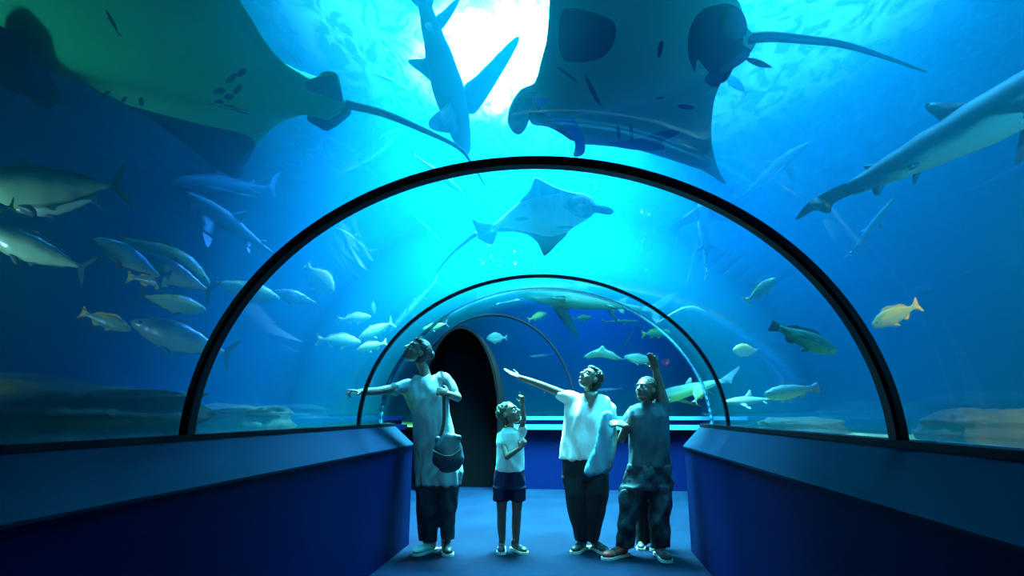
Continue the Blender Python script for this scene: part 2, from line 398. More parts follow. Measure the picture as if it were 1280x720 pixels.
# ---------------------------------------------------------------- skins
FM = {
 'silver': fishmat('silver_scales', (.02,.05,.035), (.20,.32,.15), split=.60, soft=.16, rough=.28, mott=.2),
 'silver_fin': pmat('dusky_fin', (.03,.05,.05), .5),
 'green': fishmat('green_silver_scales', (.03,.07,.015), (.18,.34,.10), stripe=(.50,.44,.02), split=.72, soft=.16, rough=.35, mott=.25),
 'yellow': fishmat('yellow_backed_scales', (.75,.52,.01), (.40,.52,.14), split=.55, soft=.14, rough=.4, mott=.1),
 'yellow_fin': pmat('yellow_fin', (.70,.50,.02), .5),
 'grouper': fishmat('mottled_grouper_skin', (.02,.10,.03), (.16,.40,.12), split=.5, soft=.15, rough=.5, mott=.9),
 'shark': fishmat('grey_shark_skin', (.015,.03,.03), (.20,.28,.12), split=.46, soft=.09, rough=.5, mott=.08),
 'shark_fin': pmat('grey_shark_fin', (.03,.05,.06), .55),
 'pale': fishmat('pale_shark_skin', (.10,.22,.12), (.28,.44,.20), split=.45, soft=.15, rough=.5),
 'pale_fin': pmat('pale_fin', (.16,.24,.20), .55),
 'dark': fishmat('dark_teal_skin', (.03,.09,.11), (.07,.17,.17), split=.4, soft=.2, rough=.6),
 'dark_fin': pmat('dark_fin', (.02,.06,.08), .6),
 'eye': pmat('black_eye', (.01,.01,.01), .15, .8),
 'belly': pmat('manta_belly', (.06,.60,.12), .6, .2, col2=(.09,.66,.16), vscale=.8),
 'belly_pale': pmat('pale_manta_belly', (.88,.95,.55), .6, .2),
 'edge': pmat('manta_dark_skin', (.01,.02,.07), .6, .3),
 'edge_mid': pmat('manta_margin_skin', (.07,.19,.20), .6, .3),
 'mark': pmat('manta_spot', (.012,.04,.06), .7, .2),
 'mouth': pmat('manta_mouth_rim', (.05,.14,.42), .5, .3),
 'manta_black': pmat('manta_black_lobe', (.006,.008,.012), .6, .3),
}
# stations: t from nose to tail root, top, bottom (of length), half width
PROF = {
 'jack': [(0,.0,.0,.0),(.02,.025,.025,.02),(.08,.065,.06,.045),(.18,.115,.11,.072),(.32,.150,.150,.085),(.46,.150,.150,.080),(.60,.120,.120,.062),(.74,.070,.072,.038),(.84,.030,.032,.020),(.90,.019,.019,.014)],
 'snapper': [(0,.0,.0,.0),(.02,.03,.03,.02),(.08,.08,.07,.045),(.18,.135,.11,.07),(.32,.165,.135,.08),(.48,.155,.135,.07),(.62,.115,.105,.05),(.75,.06,.06,.03),(.83,.042,.042,.018),(.88,.045,.045,.012)],
 'oval': [(0,.0,.0,.0),(.02,.04,.04,.02),(.08,.12,.11,.05),(.18,.20,.19,.08),(.34,.255,.245,.09),(.50,.245,.235,.08),(.64,.18,.175,.06),(.76,.09,.09,.035),(.83,.05,.05,.02),(.88,.05,.05,.012)],
 'grouper': [(0,.0,.0,.0),(.02,.035,.04,.035),(.08,.08,.085,.07),(.20,.125,.13,.10),(.36,.145,.15,.11),(.52,.13,.13,.095),(.68,.09,.085,.06),(.78,.06,.055,.035),(.86,.055,.05,.02)],
 'shark': [(0,.0,.0,.0),(.012,.012,.010,.018),(.05,.030,.024,.040),(.12,.052,.042,.056),(.22,.070,.060,.066),(.34,.078,.068,.070),(.46,.066,.058,.060),(.58,.046,.040,.042),(.68,.030,.027,.028),(.76,.020,.018,.019),(.82,.016,.014,.014)],
 'sand': [(0,.0,.0,.0),(.012,.012,.010,.018),(.05,.030,.024,.040),(.12,.052,.042,.056),(.22,.068,.060,.066),(.34,.078,.070,.070),(.46,.076,.068,.066),(.58,.064,.056,.054),(.68,.050,.043,.040),(.76,.036,.031,.029),(.83,.026,.022,.020)],
 'slim': [(0,.0,.0,.0),(.02,.010,.010,.012),(.08,.030,.026,.03),(.2,.048,.042,.045),(.38,.055,.05,.05),(.56,.045,.04,.04),(.72,.028,.025,.025),(.84,.015,.014,.014)],
}
def body_bm(kind, yaw=0.0, pit=0.0, seg=18, seg2=30):
    """fish body along -x (nose at +.5); yaw / pit bend the tail sideways / up"""
    P = PROF[kind]; bm = bmesh.new(); rings = []
    def val(t, k):
        for a, b in zip(P, P[1:]):
            if a[0] <= t <= b[0]:
                u = (t-a[0])/(b[0]-a[0]); u2 = u*u*(3-2*u) if a[0] > .02 else math.sqrt(u)
                return a[k] + (b[k]-a[k])*u2
        return P[-1][k]
    ts = [P[-1][0]*(i/seg2)**1.25 for i in range(1, seg2+1)]
    tip = bm.verts.new((.5, 0, 0))
    for t in ts:
        a, b, w = val(t,1), val(t,2), val(t,3); r = []
        for k in range(seg):
            an = 2*PI*k/seg; c, s = math.cos(an), math.sin(an)
            z = s*(a if s > 0 else b)
            r.append(bm.verts.new((.5-t, w*c*(abs(c)**.15), z)))
        rings.append(r)
    for k in range(seg): bm.faces.new((tip, rings[0][(k+1) % seg], rings[0][k]))
    for p, q in zip(rings, rings[1:]):
        for k in range(seg):
            j = (k+1) % seg; bm.faces.new((p[k], p[j], q[j], q[k]))
    bm.faces.new(rings[-1])
    bendf(bm, yaw, pit); fixn(bm)
    return bm, val
def bendf(bm, yaw, pit):
    for v in bm.verts:
        u = max(0.0, .30 - v.co.x)      # only behind the shoulders
        v.co.y += yaw*u*u; v.co.z += pit*u*u
def fin(name, outline, th, mat, parent, M4=None, yaw=0, pit=0, vertical=True, smooth=3):
    """fin: outline in the x-z plane (vertical) or x-y plane, thick at the base"""
    pts = catmull([Vector((a, b, 0)) for a, b in outline], smooth)
    mx = max((p.length for p in pts))
    L = max(max(p.x for p in pts)-min(p.x for p in pts), max(p.y for p in pts)-min(p.y for p in pts))
    bm = inflate(pts, L/5.5, th, None) if False else inflate(pts, L/5.5, lambda d, p: th*min(1, (d/(L*.12))**.6), None)
    if vertical:
        for v in bm.verts: v.co = Vector((v.co.x, v.co.z, v.co.y))
    if M4 is not None: bmesh.ops.transform(bm, matrix=M4, verts=bm.verts)
    bendf(bm, yaw, pit); fixn(bm)
    return obj(name, bm, mat, parent, smooth=True)
def make_fish(name, kind, N, T, label, cat, skin, finmat, group=None, up=(0,0,1), roll=0.0, yaw=0.0, pit=0.0, opts=()):
    N, T = Vector(N), Vector(T); L = (N-T).length; X = (N-T).normalized()
    Z = Vector(up); Z = (Z - X*Z.dot(X)).normalized(); Y = Z.cross(X)
    R = Matrix((X, Y, Z)).transposed() @ Matrix.Rotation(roll, 3, 'X')
    root = thing(name, (N+T)/2, label, cat, group); root.rotation_euler = R.to_euler(); root.scale = (L, L, L)
    s = FM[skin]; f = FM[finmat]
    bm, val = body_bm(kind, yaw, pit); obj('body', bm, s, root, smooth=True)
    shark = kind in ('shark', 'slim', 'sand')
    if shark:
        if 'sandtiger' in opts:
            fin('dorsal_fin', [(-.21,.025),(-.24,.045),(-.262,.052),(-.262,.035),(-.265,.015),(-.24,.012)], .006, f, root, yaw=yaw, pit=pit)
            fin('dorsal_fin', [(.075,.05),(.02,.095),(-.03,.135),(-.045,.125),(-.04,.08),(-.035,.05),(.02,.04)], .010, f, root, yaw=yaw, pit=pit)
            fin('anal_fin', [(-.23,-.015),(-.27,-.055),(-.285,-.05),(-.28,-.03),(-.275,-.01)], .006, f, root, yaw=yaw, pit=pit)
            fin('tail_fin', [(-.28,.018),(-.36,.028),(-.45,.018),(-.505,-.012),(-.505,-.022),(-.45,-.016),(-.425,-.04),(-.41,-.042),(-.39,-.02),(-.34,-.018),(-.28,-.016)], .010, f, root, yaw=yaw, pit=pit)
            pl, pw = .20, .09
        elif kind == 'shark':
            fin('dorsal_fin', [(.16,.05),(.10,.12),(.055,.175),(.035,.17),(.03,.10),(.02,.055),(.06,.04)], .010, f, root, yaw=yaw, pit=pit)
            fin('dorsal_fin', [(-.17,.02),(-.20,.055),(-.225,.06),(-.225,.03),(-.235,.018),(-.20,.012)], .006, f, root, yaw=yaw, pit=pit)
            fin('anal_fin', [(-.17,-.02),(-.205,-.05),(-.225,-.05),(-.22,-.02),(-.19,-.012)], .006, f, root, yaw=yaw, pit=pit)
            fin('tail_fin', [(-.30,.012),(-.36,.03),(-.44,.11),(-.50,.15),(-.505,.135),(-.455,.06),(-.425,.0),(-.43,-.055),(-.42,-.075),(-.385,-.05),(-.345,-.012),(-.30,-.012)], .008, f, root, yaw=yaw, pit=pit)
            pl, pw = .26, .09
        else:
            fin('dorsal_fin', [(.0,.035),(-.05,.075),(-.085,.08),(-.08,.04),(-.05,.03)], .006, f, root, yaw=yaw, pit=pit)
            fin('tail_fin', [(-.32,.01),(-.38,.025),(-.50,.06),(-.505,.045),(-.44,.0),(-.42,-.03),(-.39,-.02),(-.32,-.01)], .006, f, root, yaw=yaw, pit=pit)
            pl, pw = .16, .06
        po = [(.20,.0),(.235-.02,.03),(.16,.12),(.085,.22),(.055,.235),(.06,.19),(.10,.07),(.12,.0)]
        k = pl/.24 if 'longfin' not in opts else pl/.17
        for sgn in (1, -1):
            m = Matrix.Translation((.02, sgn*.045, -.035)) @ Matrix.Rotation(-sgn*.38, 4, 'X') @ Matrix.Diagonal((k*.9, sgn*k, 1, 1))
            fin('pectoral_fin', po, .009, f, root, M4=m, yaw=yaw, pit=pit, vertical=False)
            m = Matrix.Translation((-.20, sgn*.02, -.02)) @ Matrix.Rotation(-sgn*.5, 4, 'X') @ Matrix.Diagonal((k*.36, sgn*k*.36, 1, 1))
            fin('pelvic_fin', po, .006, f, root, M4=m, yaw=yaw, pit=pit, vertical=False)
    else:
        deep = {'jack': 1, 'snapper': 1, 'oval': 1.5, 'grouper': 1}[kind]
        h = lambda t: val(t, 1); g = lambda t: -val(t, 2)
        if kind == 'jack':
            fin('dorsal_fin', [(.14,h(.36)-.02),(.08,h(.42)+.045),(.05,h(.45)+.04),(.03,h(.47)+.012),(-.12,h(.62)+.02),(-.30,h(.80)+.015),(-.30,h(.80)-.01),(-.1,h(.60)-.02)], .006, f, root, yaw=yaw, pit=pit)
            fin('anal_fin', [(.02,g(.48)+.02),(-.04,g(.54)-.045),(-.07,g(.57)-.015),(-.28,g(.78)-.02),(-.29,g(.79)+.01),(-.1,g(.60)+.02)], .006, f, root, yaw=yaw, pit=pit)
            fin('tail_fin', [(-.385,.016),(-.42,.06),(-.48,.155),(-.51,.175),(-.49,.10),(-.455,.0),(-.49,-.10),(-.51,-.175),(-.48,-.155),(-.42,-.06),(-.385,-.016)], .007, f, root, yaw=yaw, pit=pit)
        else:
            fin('dorsal_fin', [(.22,h(.28)-.02),(.17,h(.33)+.035),(.05,h(.45)+.05),(-.08,h(.58)+.035),(-.16,h(.66)+.055),(-.25,h(.75)+.03),(-.25,h(.75)-.01),(-.05,h(.55)-.02)], .006, f, root, yaw=yaw, pit=pit)
            fin('anal_fin', [(-.08,g(.58)+.02),(-.13,g(.63)-.06),(-.20,g(.70)-.055),(-.24,g(.74)-.01),(-.22,g(.72)+.02)], .006, f, root, yaw=yaw, pit=pit)
            q = .08 if kind == 'grouper' else .12
            fin('tail_fin', [(-.345,.04),(-.40,.07),(-.48,q+.02),(-.50,q),(-.475 if kind != 'grouper' else -.5,.0),(-.50,-q),(-.48,-q-.02),(-.40,-.07),(-.345,-.04)], .007, f, root, yaw=yaw, pit=pit)
        w = val(.26, 3)
        for sgn in (1, -1):
            m = Matrix.Translation((.22, sgn*w*.9, -.02)) @ Matrix.Rotation(sgn*.55, 4, 'Z') @ Matrix.Rotation(sgn*.25, 4, 'X')
            fin('pectoral_fin', [(.0,.02),(-.05,.03),(-.13,.0),(-.17,-.045),(-.10,-.05),(-.02,-.025)], .005, f, root, M4=m)
            m = Matrix.Translation((.14, sgn*.03, g(.36)+.02)) @ Matrix.Rotation(sgn*.35, 4, 'X')
            fin('pelvic_fin', [(.02,.0),(-.03,-.06),(-.08,-.08),(-.07,-.03),(-.04,.0)], .005, f, root, M4=m)
    ex = .085 if not shark else .07
    er = .014 if not shark else .007
    for sgn in (1, -1):
        b = bmesh.new(); bmesh.ops.create_uvsphere(b, u_segments=10, v_segments=6, radius=er)
        bmesh.ops.translate(b, verts=b.verts, vec=(.5-ex, sgn*(val(ex,3)*.93), val(ex,1)*.35)); obj('eye', b, FM['eye'], root, smooth=True)
    return root
def PF(name, kind, n, t, r, label, cat, skin, finmat, rt=None, **k):
    """fish from the nose n to the tail tip t as seen, at its distances from the camera"""
    return make_fish(name, kind, at_d(*n, r), at_d(*t, rt or r), label, cat, skin, finmat, **k)
# ---------------------------------------------------------------- rays
def make_ray(name, origin, normal, xdir, outline, corners, label, step, thick, marks=(), body=None, tailpts=None, tailr=.02, mats=None, group='manta rays', bendk=0.0, extra=(), sub=5):
    """outline etc. are points in the picture laid onto the animal's own plane in space"""
    origin, normal = Vector(origin), Vector(normal).normalized()
    X = Vector(xdir); X = (X - normal*X.dot(normal)).normalized(); Yv = normal.cross(X)
    def pl(q):
        d = ray(*q); t = (origin-CAM).dot(normal)/d.dot(normal); p = CAM + d*t - origin
        return Vector((p.dot(X), p.dot(Yv)))
    root = thing(name, origin, label, 'ray', group); root.rotation_euler = Matrix((X, Yv, normal)).transposed().to_euler()
    O = catmull([pl(q).to_3d() for q in outline], sub, corners=corners)
    mk = [(([v.to_2d() for v in catmull([pl(q).to_3d() for q in poly], 3)]), mi) for poly, mi in marks]
    a, b = (pl(q) for q in body)                 # spine, head to tail root
    span = (b-a).length
    def th(d, p):
        s = segd(p, a, b)/span
        return thick*(1-math.exp(-d/(span*.16)))*(.30+1.0*math.exp(-(s/.24)**2)) + .004
    bm = inflate(O, step, th, None, marks=mk, top=1.0, bot=.75, bend=(lambda p: bendk*segd(p, a, b)**2) if bendk else None)
    obj('body', bm, None, root, mats=mats, smooth=True)
    if tailpts:
        tb = bmesh.new(); P3 = catmull([Vector((*pl(q)[:], 0)) for q in tailpts], 5, closed=False); n = len(P3)
        tube(tb, P3, [tailr*(1-.82*i/(n-1)) for i in range(n)], 8); fixn(tb); obj('tail', tb, mats[1], root, smooth=True)
    for nm, poly, mt, th2, dz in extra:
        o2 = catmull([pl(q).to_3d() for q in poly], 4)
        w = max((p-q).length for p in o2 for q in o2)
        fb = inflate(o2, w/7, lambda d, p: th2*min(1, (d/(w*.14))**.6), None)
        bmesh.ops.translate(fb, verts=fb.verts, vec=(0,0,dz)); obj(nm, fb, mt, root, smooth=True)
    return root, pl
E, EM, BL, MK = FM['edge'], FM['edge_mid'], FM['belly'], FM['mark']
# --- manta at the upper left, belly down
def blob(cx, cy, a, b, ang, n=8):
    c, s = math.cos(math.radians(ang)), math.sin(math.radians(ang))
    return [(cx + a*math.cos(2*PI*i/n)*c - b*math.sin(2*PI*i/n)*s, cy + a*math.cos(2*PI*i/n)*s + b*math.sin(2*PI*i/n)*c) for i in range(n)]
outA = [(-10,52),(30,84),(78,98),(130,120),(180,148),(232,192),(266,228),(290,247),(300,240),(304,222),(316,196),(345,160),(385,143),(392,146),(410,158),(425,150),(440,134),
        (430,126),(424,100),(416,91),(402,92),(392,102),(372,92),(350,76),(330,52),(312,24),(293,-5),(262,-60),(232,-140),(205,-150),(160,-95),(95,-70),(30,-55),(-30,-30)]
spots = [blob(x, y, a, 3.0, g) for x, y, a, g in [(278,85,8,5),(292,77,7,-15),(304,75,6,-10),(290,92,6,10),(300,87,6,-20),(278,97,6,5),(267,104,6,10),(291,105,8,10),(303,112,9,25),(279,114,8,30),(292,122,9,20),(305,130,9,30)]]
gills = [blob(133,117,8,2.5,-50), blob(155,124,8,2.5,-60), blob(177,124,8,3.5,-88)]
dark_rear = [(160,134),(232,148),(300,165),(318,180),(316,196),(304,222),(300,239),(290,245),(266,226),(232,190),(190,154)]
rearmid = [(357,98),(395,104),(428,120),(436,132),(424,145),(395,140),(365,135),(380,124),(360,112)]
r1, plA = make_ray('manta_ray', at_z(230, 90, 2.86), (.05,-.06,1), (1,-.1,0), outA, (7,), 'huge manta ray at upper left with green belly and a cluster of dark spots',
    .075, .16, marks=[(dark_rear, 1)] + [(p, 3) for p in spots + gills], body=((70,40),(400,122)), tailpts=[(432,130),(480,142),(530,163),(572,184),(590,205),(608,235)], tailr=.028,
    mats=[BL, E, EM, MK], bendk=.03,
    extra=[('pelvic_fin', [(384,145),(400,156),(410,160),(424,152),(440,136),(425,130),(395,132)], E, .02, -.02),
           ('pelvic_fin', [(380,100),(396,92),(414,90),(424,100),(428,122),(410,118),(385,110)], E, .02, -.02),
           ('cephalic_fin', [(-40,-30),(14,-8),(38,8),(58,34),(76,70),(80,92),(68,102),(50,98),(40,84),(14,66),(-40,44)], FM['manta_black'], .09, -.16)])
# --- manta at the upper right
outB = [(688,-5),(684,45),(677,75),(668,104),(652,112),(640,128),(635,145),(640,158),(648,163),(656,156),(660,140),(675,142),(700,152),(716,166),(722,182),(740,184),(775,188),(800,193),(850,212),(882,228),(902,244),(911,250),
        (900,225),(892,195),(890,160),(894,125),(906,98),(920,80),(934,70),(945,56),(940,42),(930,30),(926,8),(918,-4),(900,-30),(880,-80),(850,-170),(815,-200),(770,-150),(720,-90),(696,-50)]
patch = [(700,20),(712,8),(740,10),(768,22),(766,46),(750,62),(720,70),(700,66)]
cl = [(862,22),(880,4),(912,2),(930,20),(928,46),(940,62),(922,76),(908,100),(892,108),(880,92),(884,70),(870,50),(866,62),(858,44)]
slash = [blob(740,92,16,3,52), blob(708,83,14,2.2,20), blob(824,44,8,3,-70), blob(824,111,6,3,10), blob(857,130,11,3.5,12), blob(773,162,10,2.6,85), blob(789,162,11,2.6,85), blob(735,132,8,2,0)]
belly_d = [(756,178),(790,172),(830,160),(850,164),(828,176),(830,188),(790,190)]
r2, plB = make_ray('manta_ray', at_z(790, 110, 2.95), (-.02,-.05,1), (1,0,0), outB, (21,), 'large manta ray at upper right with a dark belly patch and long curved tail',
    .075, .15, marks=[(patch, 3), (cl, 3), (belly_d, 1)] + [(p, 3) for p in slash], body=((700,120),(915,45)), tailpts=[(935,48),(965,46),(1010,50),(1050,55),(1090,66),(1125,78),(1158,90)], tailr=.030,
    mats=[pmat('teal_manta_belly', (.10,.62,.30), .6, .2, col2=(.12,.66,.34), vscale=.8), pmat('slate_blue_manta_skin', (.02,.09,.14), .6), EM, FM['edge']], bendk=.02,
    extra=[('cephalic_fin', [(664,107),(684,110),(708,124),(724,146),(731,170),(728,182),(716,184),(718,168),(706,150),(690,138),(676,126)], FM['mouth'], .03, -.07),
           ('mouth', [(662,128),(678,124),(700,134),(716,152),(716,168),(700,158),(684,150),(664,146)], FM['edge'], .015, -.05),
           ('cephalic_fin', [(668,106),(652,112),(640,128),(634,146),(641,160),(650,163),(658,154),(664,138),(676,120)], FM['edge_mid'], .03, -.03),
           ('pelvic_fin', [(932,68),(948,70),(965,80),(950,80),(936,74)], E, .02, -.02),
           ('pelvic_fin', [(896,24),(908,4),(922,0),(932,16),(930,36),(905,40)], FM['edge_mid'], .02, -.04),
           ('pelvic_fin', [(893,62),(912,50),(936,56),(930,68),(910,80),(893,84)], FM['edge_mid'], .02, -.04)])
# --- the smaller manta in the middle
outC = [(668,222),(676,224),(690,232),(712,240),(730,242),(742,250),(745,262),(738,272),(728,278),(710,290),(696,306),(682,320),(678,318),(672,304),(660,294),(640,290),(622,290),(612,284),(620,278),(636,264),(652,250),(662,238)]
r3, plC = make_ray('manta_ray', at_y(690, 262, 4.5), (.05,.8,1), (1,0,0), outC, (0, 11), 'smaller manta ray over the tunnel crown with pale green belly and dark wing tips', .045, .09,
    marks=[([(668,224),(676,226),(700,237),(722,243),(690,241),(664,247),(650,252),(662,238)], 1), ([(622,290),(640,290),(660,294),(672,304),(678,316),(682,319),(696,306),(710,290),(690,294),(660,288),(640,284),(626,282)], 1),
           (blob(652,270,9,2.2,-8), 3), (blob(706,282,11,2.5,5), 3)],
    body=((735,255),(625,284)), tailpts=[(596,292),(580,304),(562,320),(545,342)], tailr=.022, mats=[FM['belly_pale'], E, EM, MK],
    extra=[('pelvic_fin', [(590,274),(600,278),(618,281),(612,290),(600,297),(596,290)], E, .02, 0.0),
           ('pelvic_fin', [(596,296),(612,290),(622,288),(619,300),(614,306),(604,302)], E, .02, 0.0),
           ('mouth', [(712,246),(724,242),(738,248),(741,260),(732,269),(718,266),(709,257)], FM['manta_black'], .03, -.05),
           ('cephalic_fin', [(734,254),(750,255),(762,258),(767,263),(762,267),(748,265),(736,264)], E, .03, -.02),
           ('gill_rakers', [(718,250),(726,247),(734,252),(734,260),(725,263),(717,258)], FM['pale_fin'], .03, -.075)])
# --- sharks
PF('shark', 'shark', (585,194), (498,-108), 4.9, 'dark teal shark diving nose down through the bright glare with one long side fin', 'shark', 'dark', 'dark_fin', rt=4.3, group='sharks', up=(-1,-.1,0), roll=.48, yaw=.0, opts=('longfin',))
PF('shark', 'sand', (1500,0), (1008,286), 3.6, 'big grey shark entering at the right edge with its tail towards the centre', 'shark', 'shark', 'shark_fin', rt=3.4, group='sharks', up=(-.15,.1,1), roll=.1, pit=.10, opts=('sandtiger',))
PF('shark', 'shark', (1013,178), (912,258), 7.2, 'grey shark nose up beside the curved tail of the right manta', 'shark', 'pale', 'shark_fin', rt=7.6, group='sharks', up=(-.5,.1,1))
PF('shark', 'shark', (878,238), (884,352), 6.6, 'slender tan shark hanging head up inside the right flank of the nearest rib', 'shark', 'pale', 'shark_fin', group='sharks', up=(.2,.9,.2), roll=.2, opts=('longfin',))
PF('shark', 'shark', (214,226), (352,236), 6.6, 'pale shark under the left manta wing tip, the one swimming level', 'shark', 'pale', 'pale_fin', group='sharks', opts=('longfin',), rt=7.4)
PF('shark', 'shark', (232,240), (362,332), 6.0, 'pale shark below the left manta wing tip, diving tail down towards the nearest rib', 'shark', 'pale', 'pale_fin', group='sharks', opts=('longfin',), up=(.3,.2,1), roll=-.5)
PF('shark', 'shark', (418,284), (468,318), 7.0, 'small dusky shark right of the left flank of the nearest rib', 'shark', 'shark', 'shark_fin', group='sharks')
PF('shark', 'shark', (551,303), (514,266), 8.6, 'small grey shark left of the middle manta', 'shark', 'shark', 'shark_fin', group='sharks', up=(-.3,.5,.6), roll=.3)
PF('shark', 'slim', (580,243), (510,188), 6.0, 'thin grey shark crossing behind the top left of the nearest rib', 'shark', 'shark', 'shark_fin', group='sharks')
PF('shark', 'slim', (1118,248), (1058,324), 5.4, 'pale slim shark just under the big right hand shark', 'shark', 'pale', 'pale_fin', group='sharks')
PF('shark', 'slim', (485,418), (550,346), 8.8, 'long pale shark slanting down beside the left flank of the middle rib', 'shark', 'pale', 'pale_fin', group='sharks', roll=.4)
PF('shark', 'shark', (640,362), (842,392), 10.6, 'broad grey shark seen far off through the crown of the middle rib', 'shark', 'shark', 'pale_fin', group='sharks', rt=10.0, roll=.3)
PF('shark', 'slim', (882,390), (832,372), 8.5, 'small bent shark at the right shoulder of the middle rib', 'shark', 'pale', 'shark_fin', group='sharks', pit=-1.2)
PF('shark', 'shark', (1330,190), (1190,250), 8.0, 'faint shark silhouette in the dark water at the right edge', 'shark', 'shark', 'shark_fin', group='sharks')
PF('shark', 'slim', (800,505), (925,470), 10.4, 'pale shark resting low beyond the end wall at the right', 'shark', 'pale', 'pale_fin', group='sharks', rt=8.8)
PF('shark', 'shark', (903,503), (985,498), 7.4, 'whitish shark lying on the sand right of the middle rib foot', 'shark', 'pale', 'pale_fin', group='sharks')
PF('shark', 'jack', (-60,80), (62,112), 4.4, 'blue grey fish cut by the left edge behind the black manta lobe', 'fish', 'silver', 'silver_fin')
PF('fish', 'slim', (404,184), (408,208), 8.6, 'tiny dark fish upright left of the nearest rib crown', 'fish', 'shark', 'shark_fin')
# --- the silver school on the left
G = 'silver school on the left'
S = [((-70,236),(160,232),3.9,'jack','silver','silver_fin','big silver fish at the left edge with a dark forked tail, topmost of the school',0),
     ((14,262),(125,250),4.6,'jack','silver','silver_fin','silver fish tucked under the topmost big one',0),
     ((-60,262),(20,258),3.6,'jack','silver','yellow_fin','fish at the left edge with only its yellow edged tail showing',0),
     ((-30,284),(112,338),4.4,'jack','silver','silver_fin','long silver fish at the left edge, below the topmost big one',0),
     ((118,298),(210,346),4.6,'jack','silver','silver_fin','bright silver fish facing left at the front of the overlapping cluster',-.1),
     ((262,356),(152,282),4.9,'jack','green','silver_fin','dark backed fish at the top of the overlapping cluster',-.2),
     ((165,318),(268,366),4.8,'jack','silver','silver_fin','silver fish at the right end of the overlapping cluster, tail down',0),
     ((226,354),(158,346),4.9,'snapper','green','yellow_fin','deep yellow edged fish facing right under the cluster',0),
     ((258,388),(172,368),4.7,'jack','green','silver_fin','dark green fish facing right, third up from the lowest of the school',0),
     ((164,413),(100,390),4.9,'snapper','green','yellow_fin','small green fish facing right, lowest on the left of the school',0),
     ((163,402),(292,444),4.9,'jack','silver','silver_fin','long green silver fish facing left, lowest on the right of the school',0),
     ((350,374),(260,350),5.6,'jack','green','silver_fin','green fish whose head touches the nearest rib from the left',0),
     ((342,364),(400,380),6.0,'jack','silver','silver_fin','grey fish just inside the left flank of the nearest rib',0),
     ((416,366),(382,330),6.4,'oval','yellow','yellow_fin','round yellow headed fish inside the left flank of the nearest rib',0)]
for n, t, r, k, s, f, lab, pt in S:
    PF('fish', k, n, t, r, lab, 'fish', s, f, group=G, pit=pt, rt=r + random.uniform(-.1, .25))
G = 'yellow fish by the left of the middle rib'
for n, t, r, k, lab in [((464,396),(422,400),7.6,'snapper','small yellow fish, topmost of the yellow group'),
     ((451,428),(395,424),7.4,'snapper','longer yellow fish, leftmost of the yellow group'),
     ((448,424),(492,402),7.7,'jack','yellow fish with a dark tail, rightmost of the yellow group'),
     ((446,438),(484,428),7.8,'snapper','pale yellow fish, lowest of the yellow group'),
     ((468,393),(466,374),8.0,'oval','small grey fish upright above the yellow group'),
     ((497,104),(462,90),6.6,'slim','small yellow white fish alone between the left manta tail and the glare')]:
    PF('fish', k, n, t, r, lab, 'fish', 'yellow' if 'grey' not in lab else 'silver', 'yellow_fin' if 'grey' not in lab else 'silver_fin', group=G if 'alone' not in lab else None)
# --- right side and far fish
R_ = [((971,348),(932,377),5.0,'snapper','green','yellow_fin','pale green fish nose up in the middle of the right hand water'),
      ((1046,440),(963,406),3.8,'grouper','grouper','silver_fin','large green grouper nose down left of the nearest rib right leg'),
      ((916,438),(950,438),5.4,'oval','yellow','silver_fin','small yellow brown fish above the right ledge'),
      ((1090,408),(1150,380),4.0,'snapper','yellow','yellow_fin','yellow backed fish nose down to the right of the nearest rib'),
      ((955,494),(1024,484),4.4,'grouper','pale','pale_fin','pale green fish cruising just over the right hand sand'),
      ((1190,336),(1216,342),9.0,'snapper','yellow','silver_fin','tiny yellow fish high in the dark water on the right'),
      ((1186,432),(1212,446),9.0,'jack','silver','silver_fin','tiny silver fish over the dark rocks on the right'),
      ((1136,364),(1170,360),8.6,'jack','silver','silver_fin','dim fish above the yellow backed one on the right'),
      ((838,415),(802,418),10.2,'snapper','green','yellow_fin','green fish inside the right of the middle rib'),
      ((684,391),(660,400),10.4,'snapper','yellow','yellow_fin','yellow white fish under the crown of the middle rib'),
      ((740,397),(716,399),10.8,'snapper','green','yellow_fin','small green yellow fish right of the yellow white one under the middle rib'),
      ((800,402),(752,402),11.0,'slim','green','yellow_fin','thin green fish level under the far broad shark'),
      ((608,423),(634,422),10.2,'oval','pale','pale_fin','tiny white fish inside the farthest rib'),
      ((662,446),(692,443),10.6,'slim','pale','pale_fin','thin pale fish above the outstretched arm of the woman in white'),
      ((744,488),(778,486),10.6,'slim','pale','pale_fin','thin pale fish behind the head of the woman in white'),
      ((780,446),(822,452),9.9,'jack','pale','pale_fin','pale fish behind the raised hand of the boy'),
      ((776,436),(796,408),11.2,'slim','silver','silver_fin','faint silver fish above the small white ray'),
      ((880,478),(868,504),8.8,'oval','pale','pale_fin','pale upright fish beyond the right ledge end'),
      ((528,412),(560,404),8.9,'jack','green','silver_fin','green fish over the head of the woman in the tunic'),
      ((132,12),(150,46),3.0,'slim','dark','dark_fin','small dark fish under the belly of the left manta'),
      ((905,92),(935,118),6.6,'jack','silver','silver_fin','dim fish behind the rear edge of the right manta')]
for n, t, r, k, s, f, lab in R_:
    PF('fish', k, n, t, r, lab, 'fish', s, f, group='reef fish', rt=r + random.uniform(-.1, .2))
# small white ray by the end wall
make_ray('small_ray', at_y(757, 444, 9.9), (.1,.9,.6), (1,0,0), [(728,446),(738,440),(748,436),(753,432),(758,437),(766,440),(772,445),(778,448),(770,451),(758,448),(746,447),(736,449)], (0, 7), 'small white ray gliding above the woman in white', .04, .03,
    body=((748,440),(764,446)), tailpts=[(774,448),(781,449),(785,443)], tailr=.012, mats=[FM['pale'], FM['pale_fin'], EM, MK], group='small rays', sub=3)
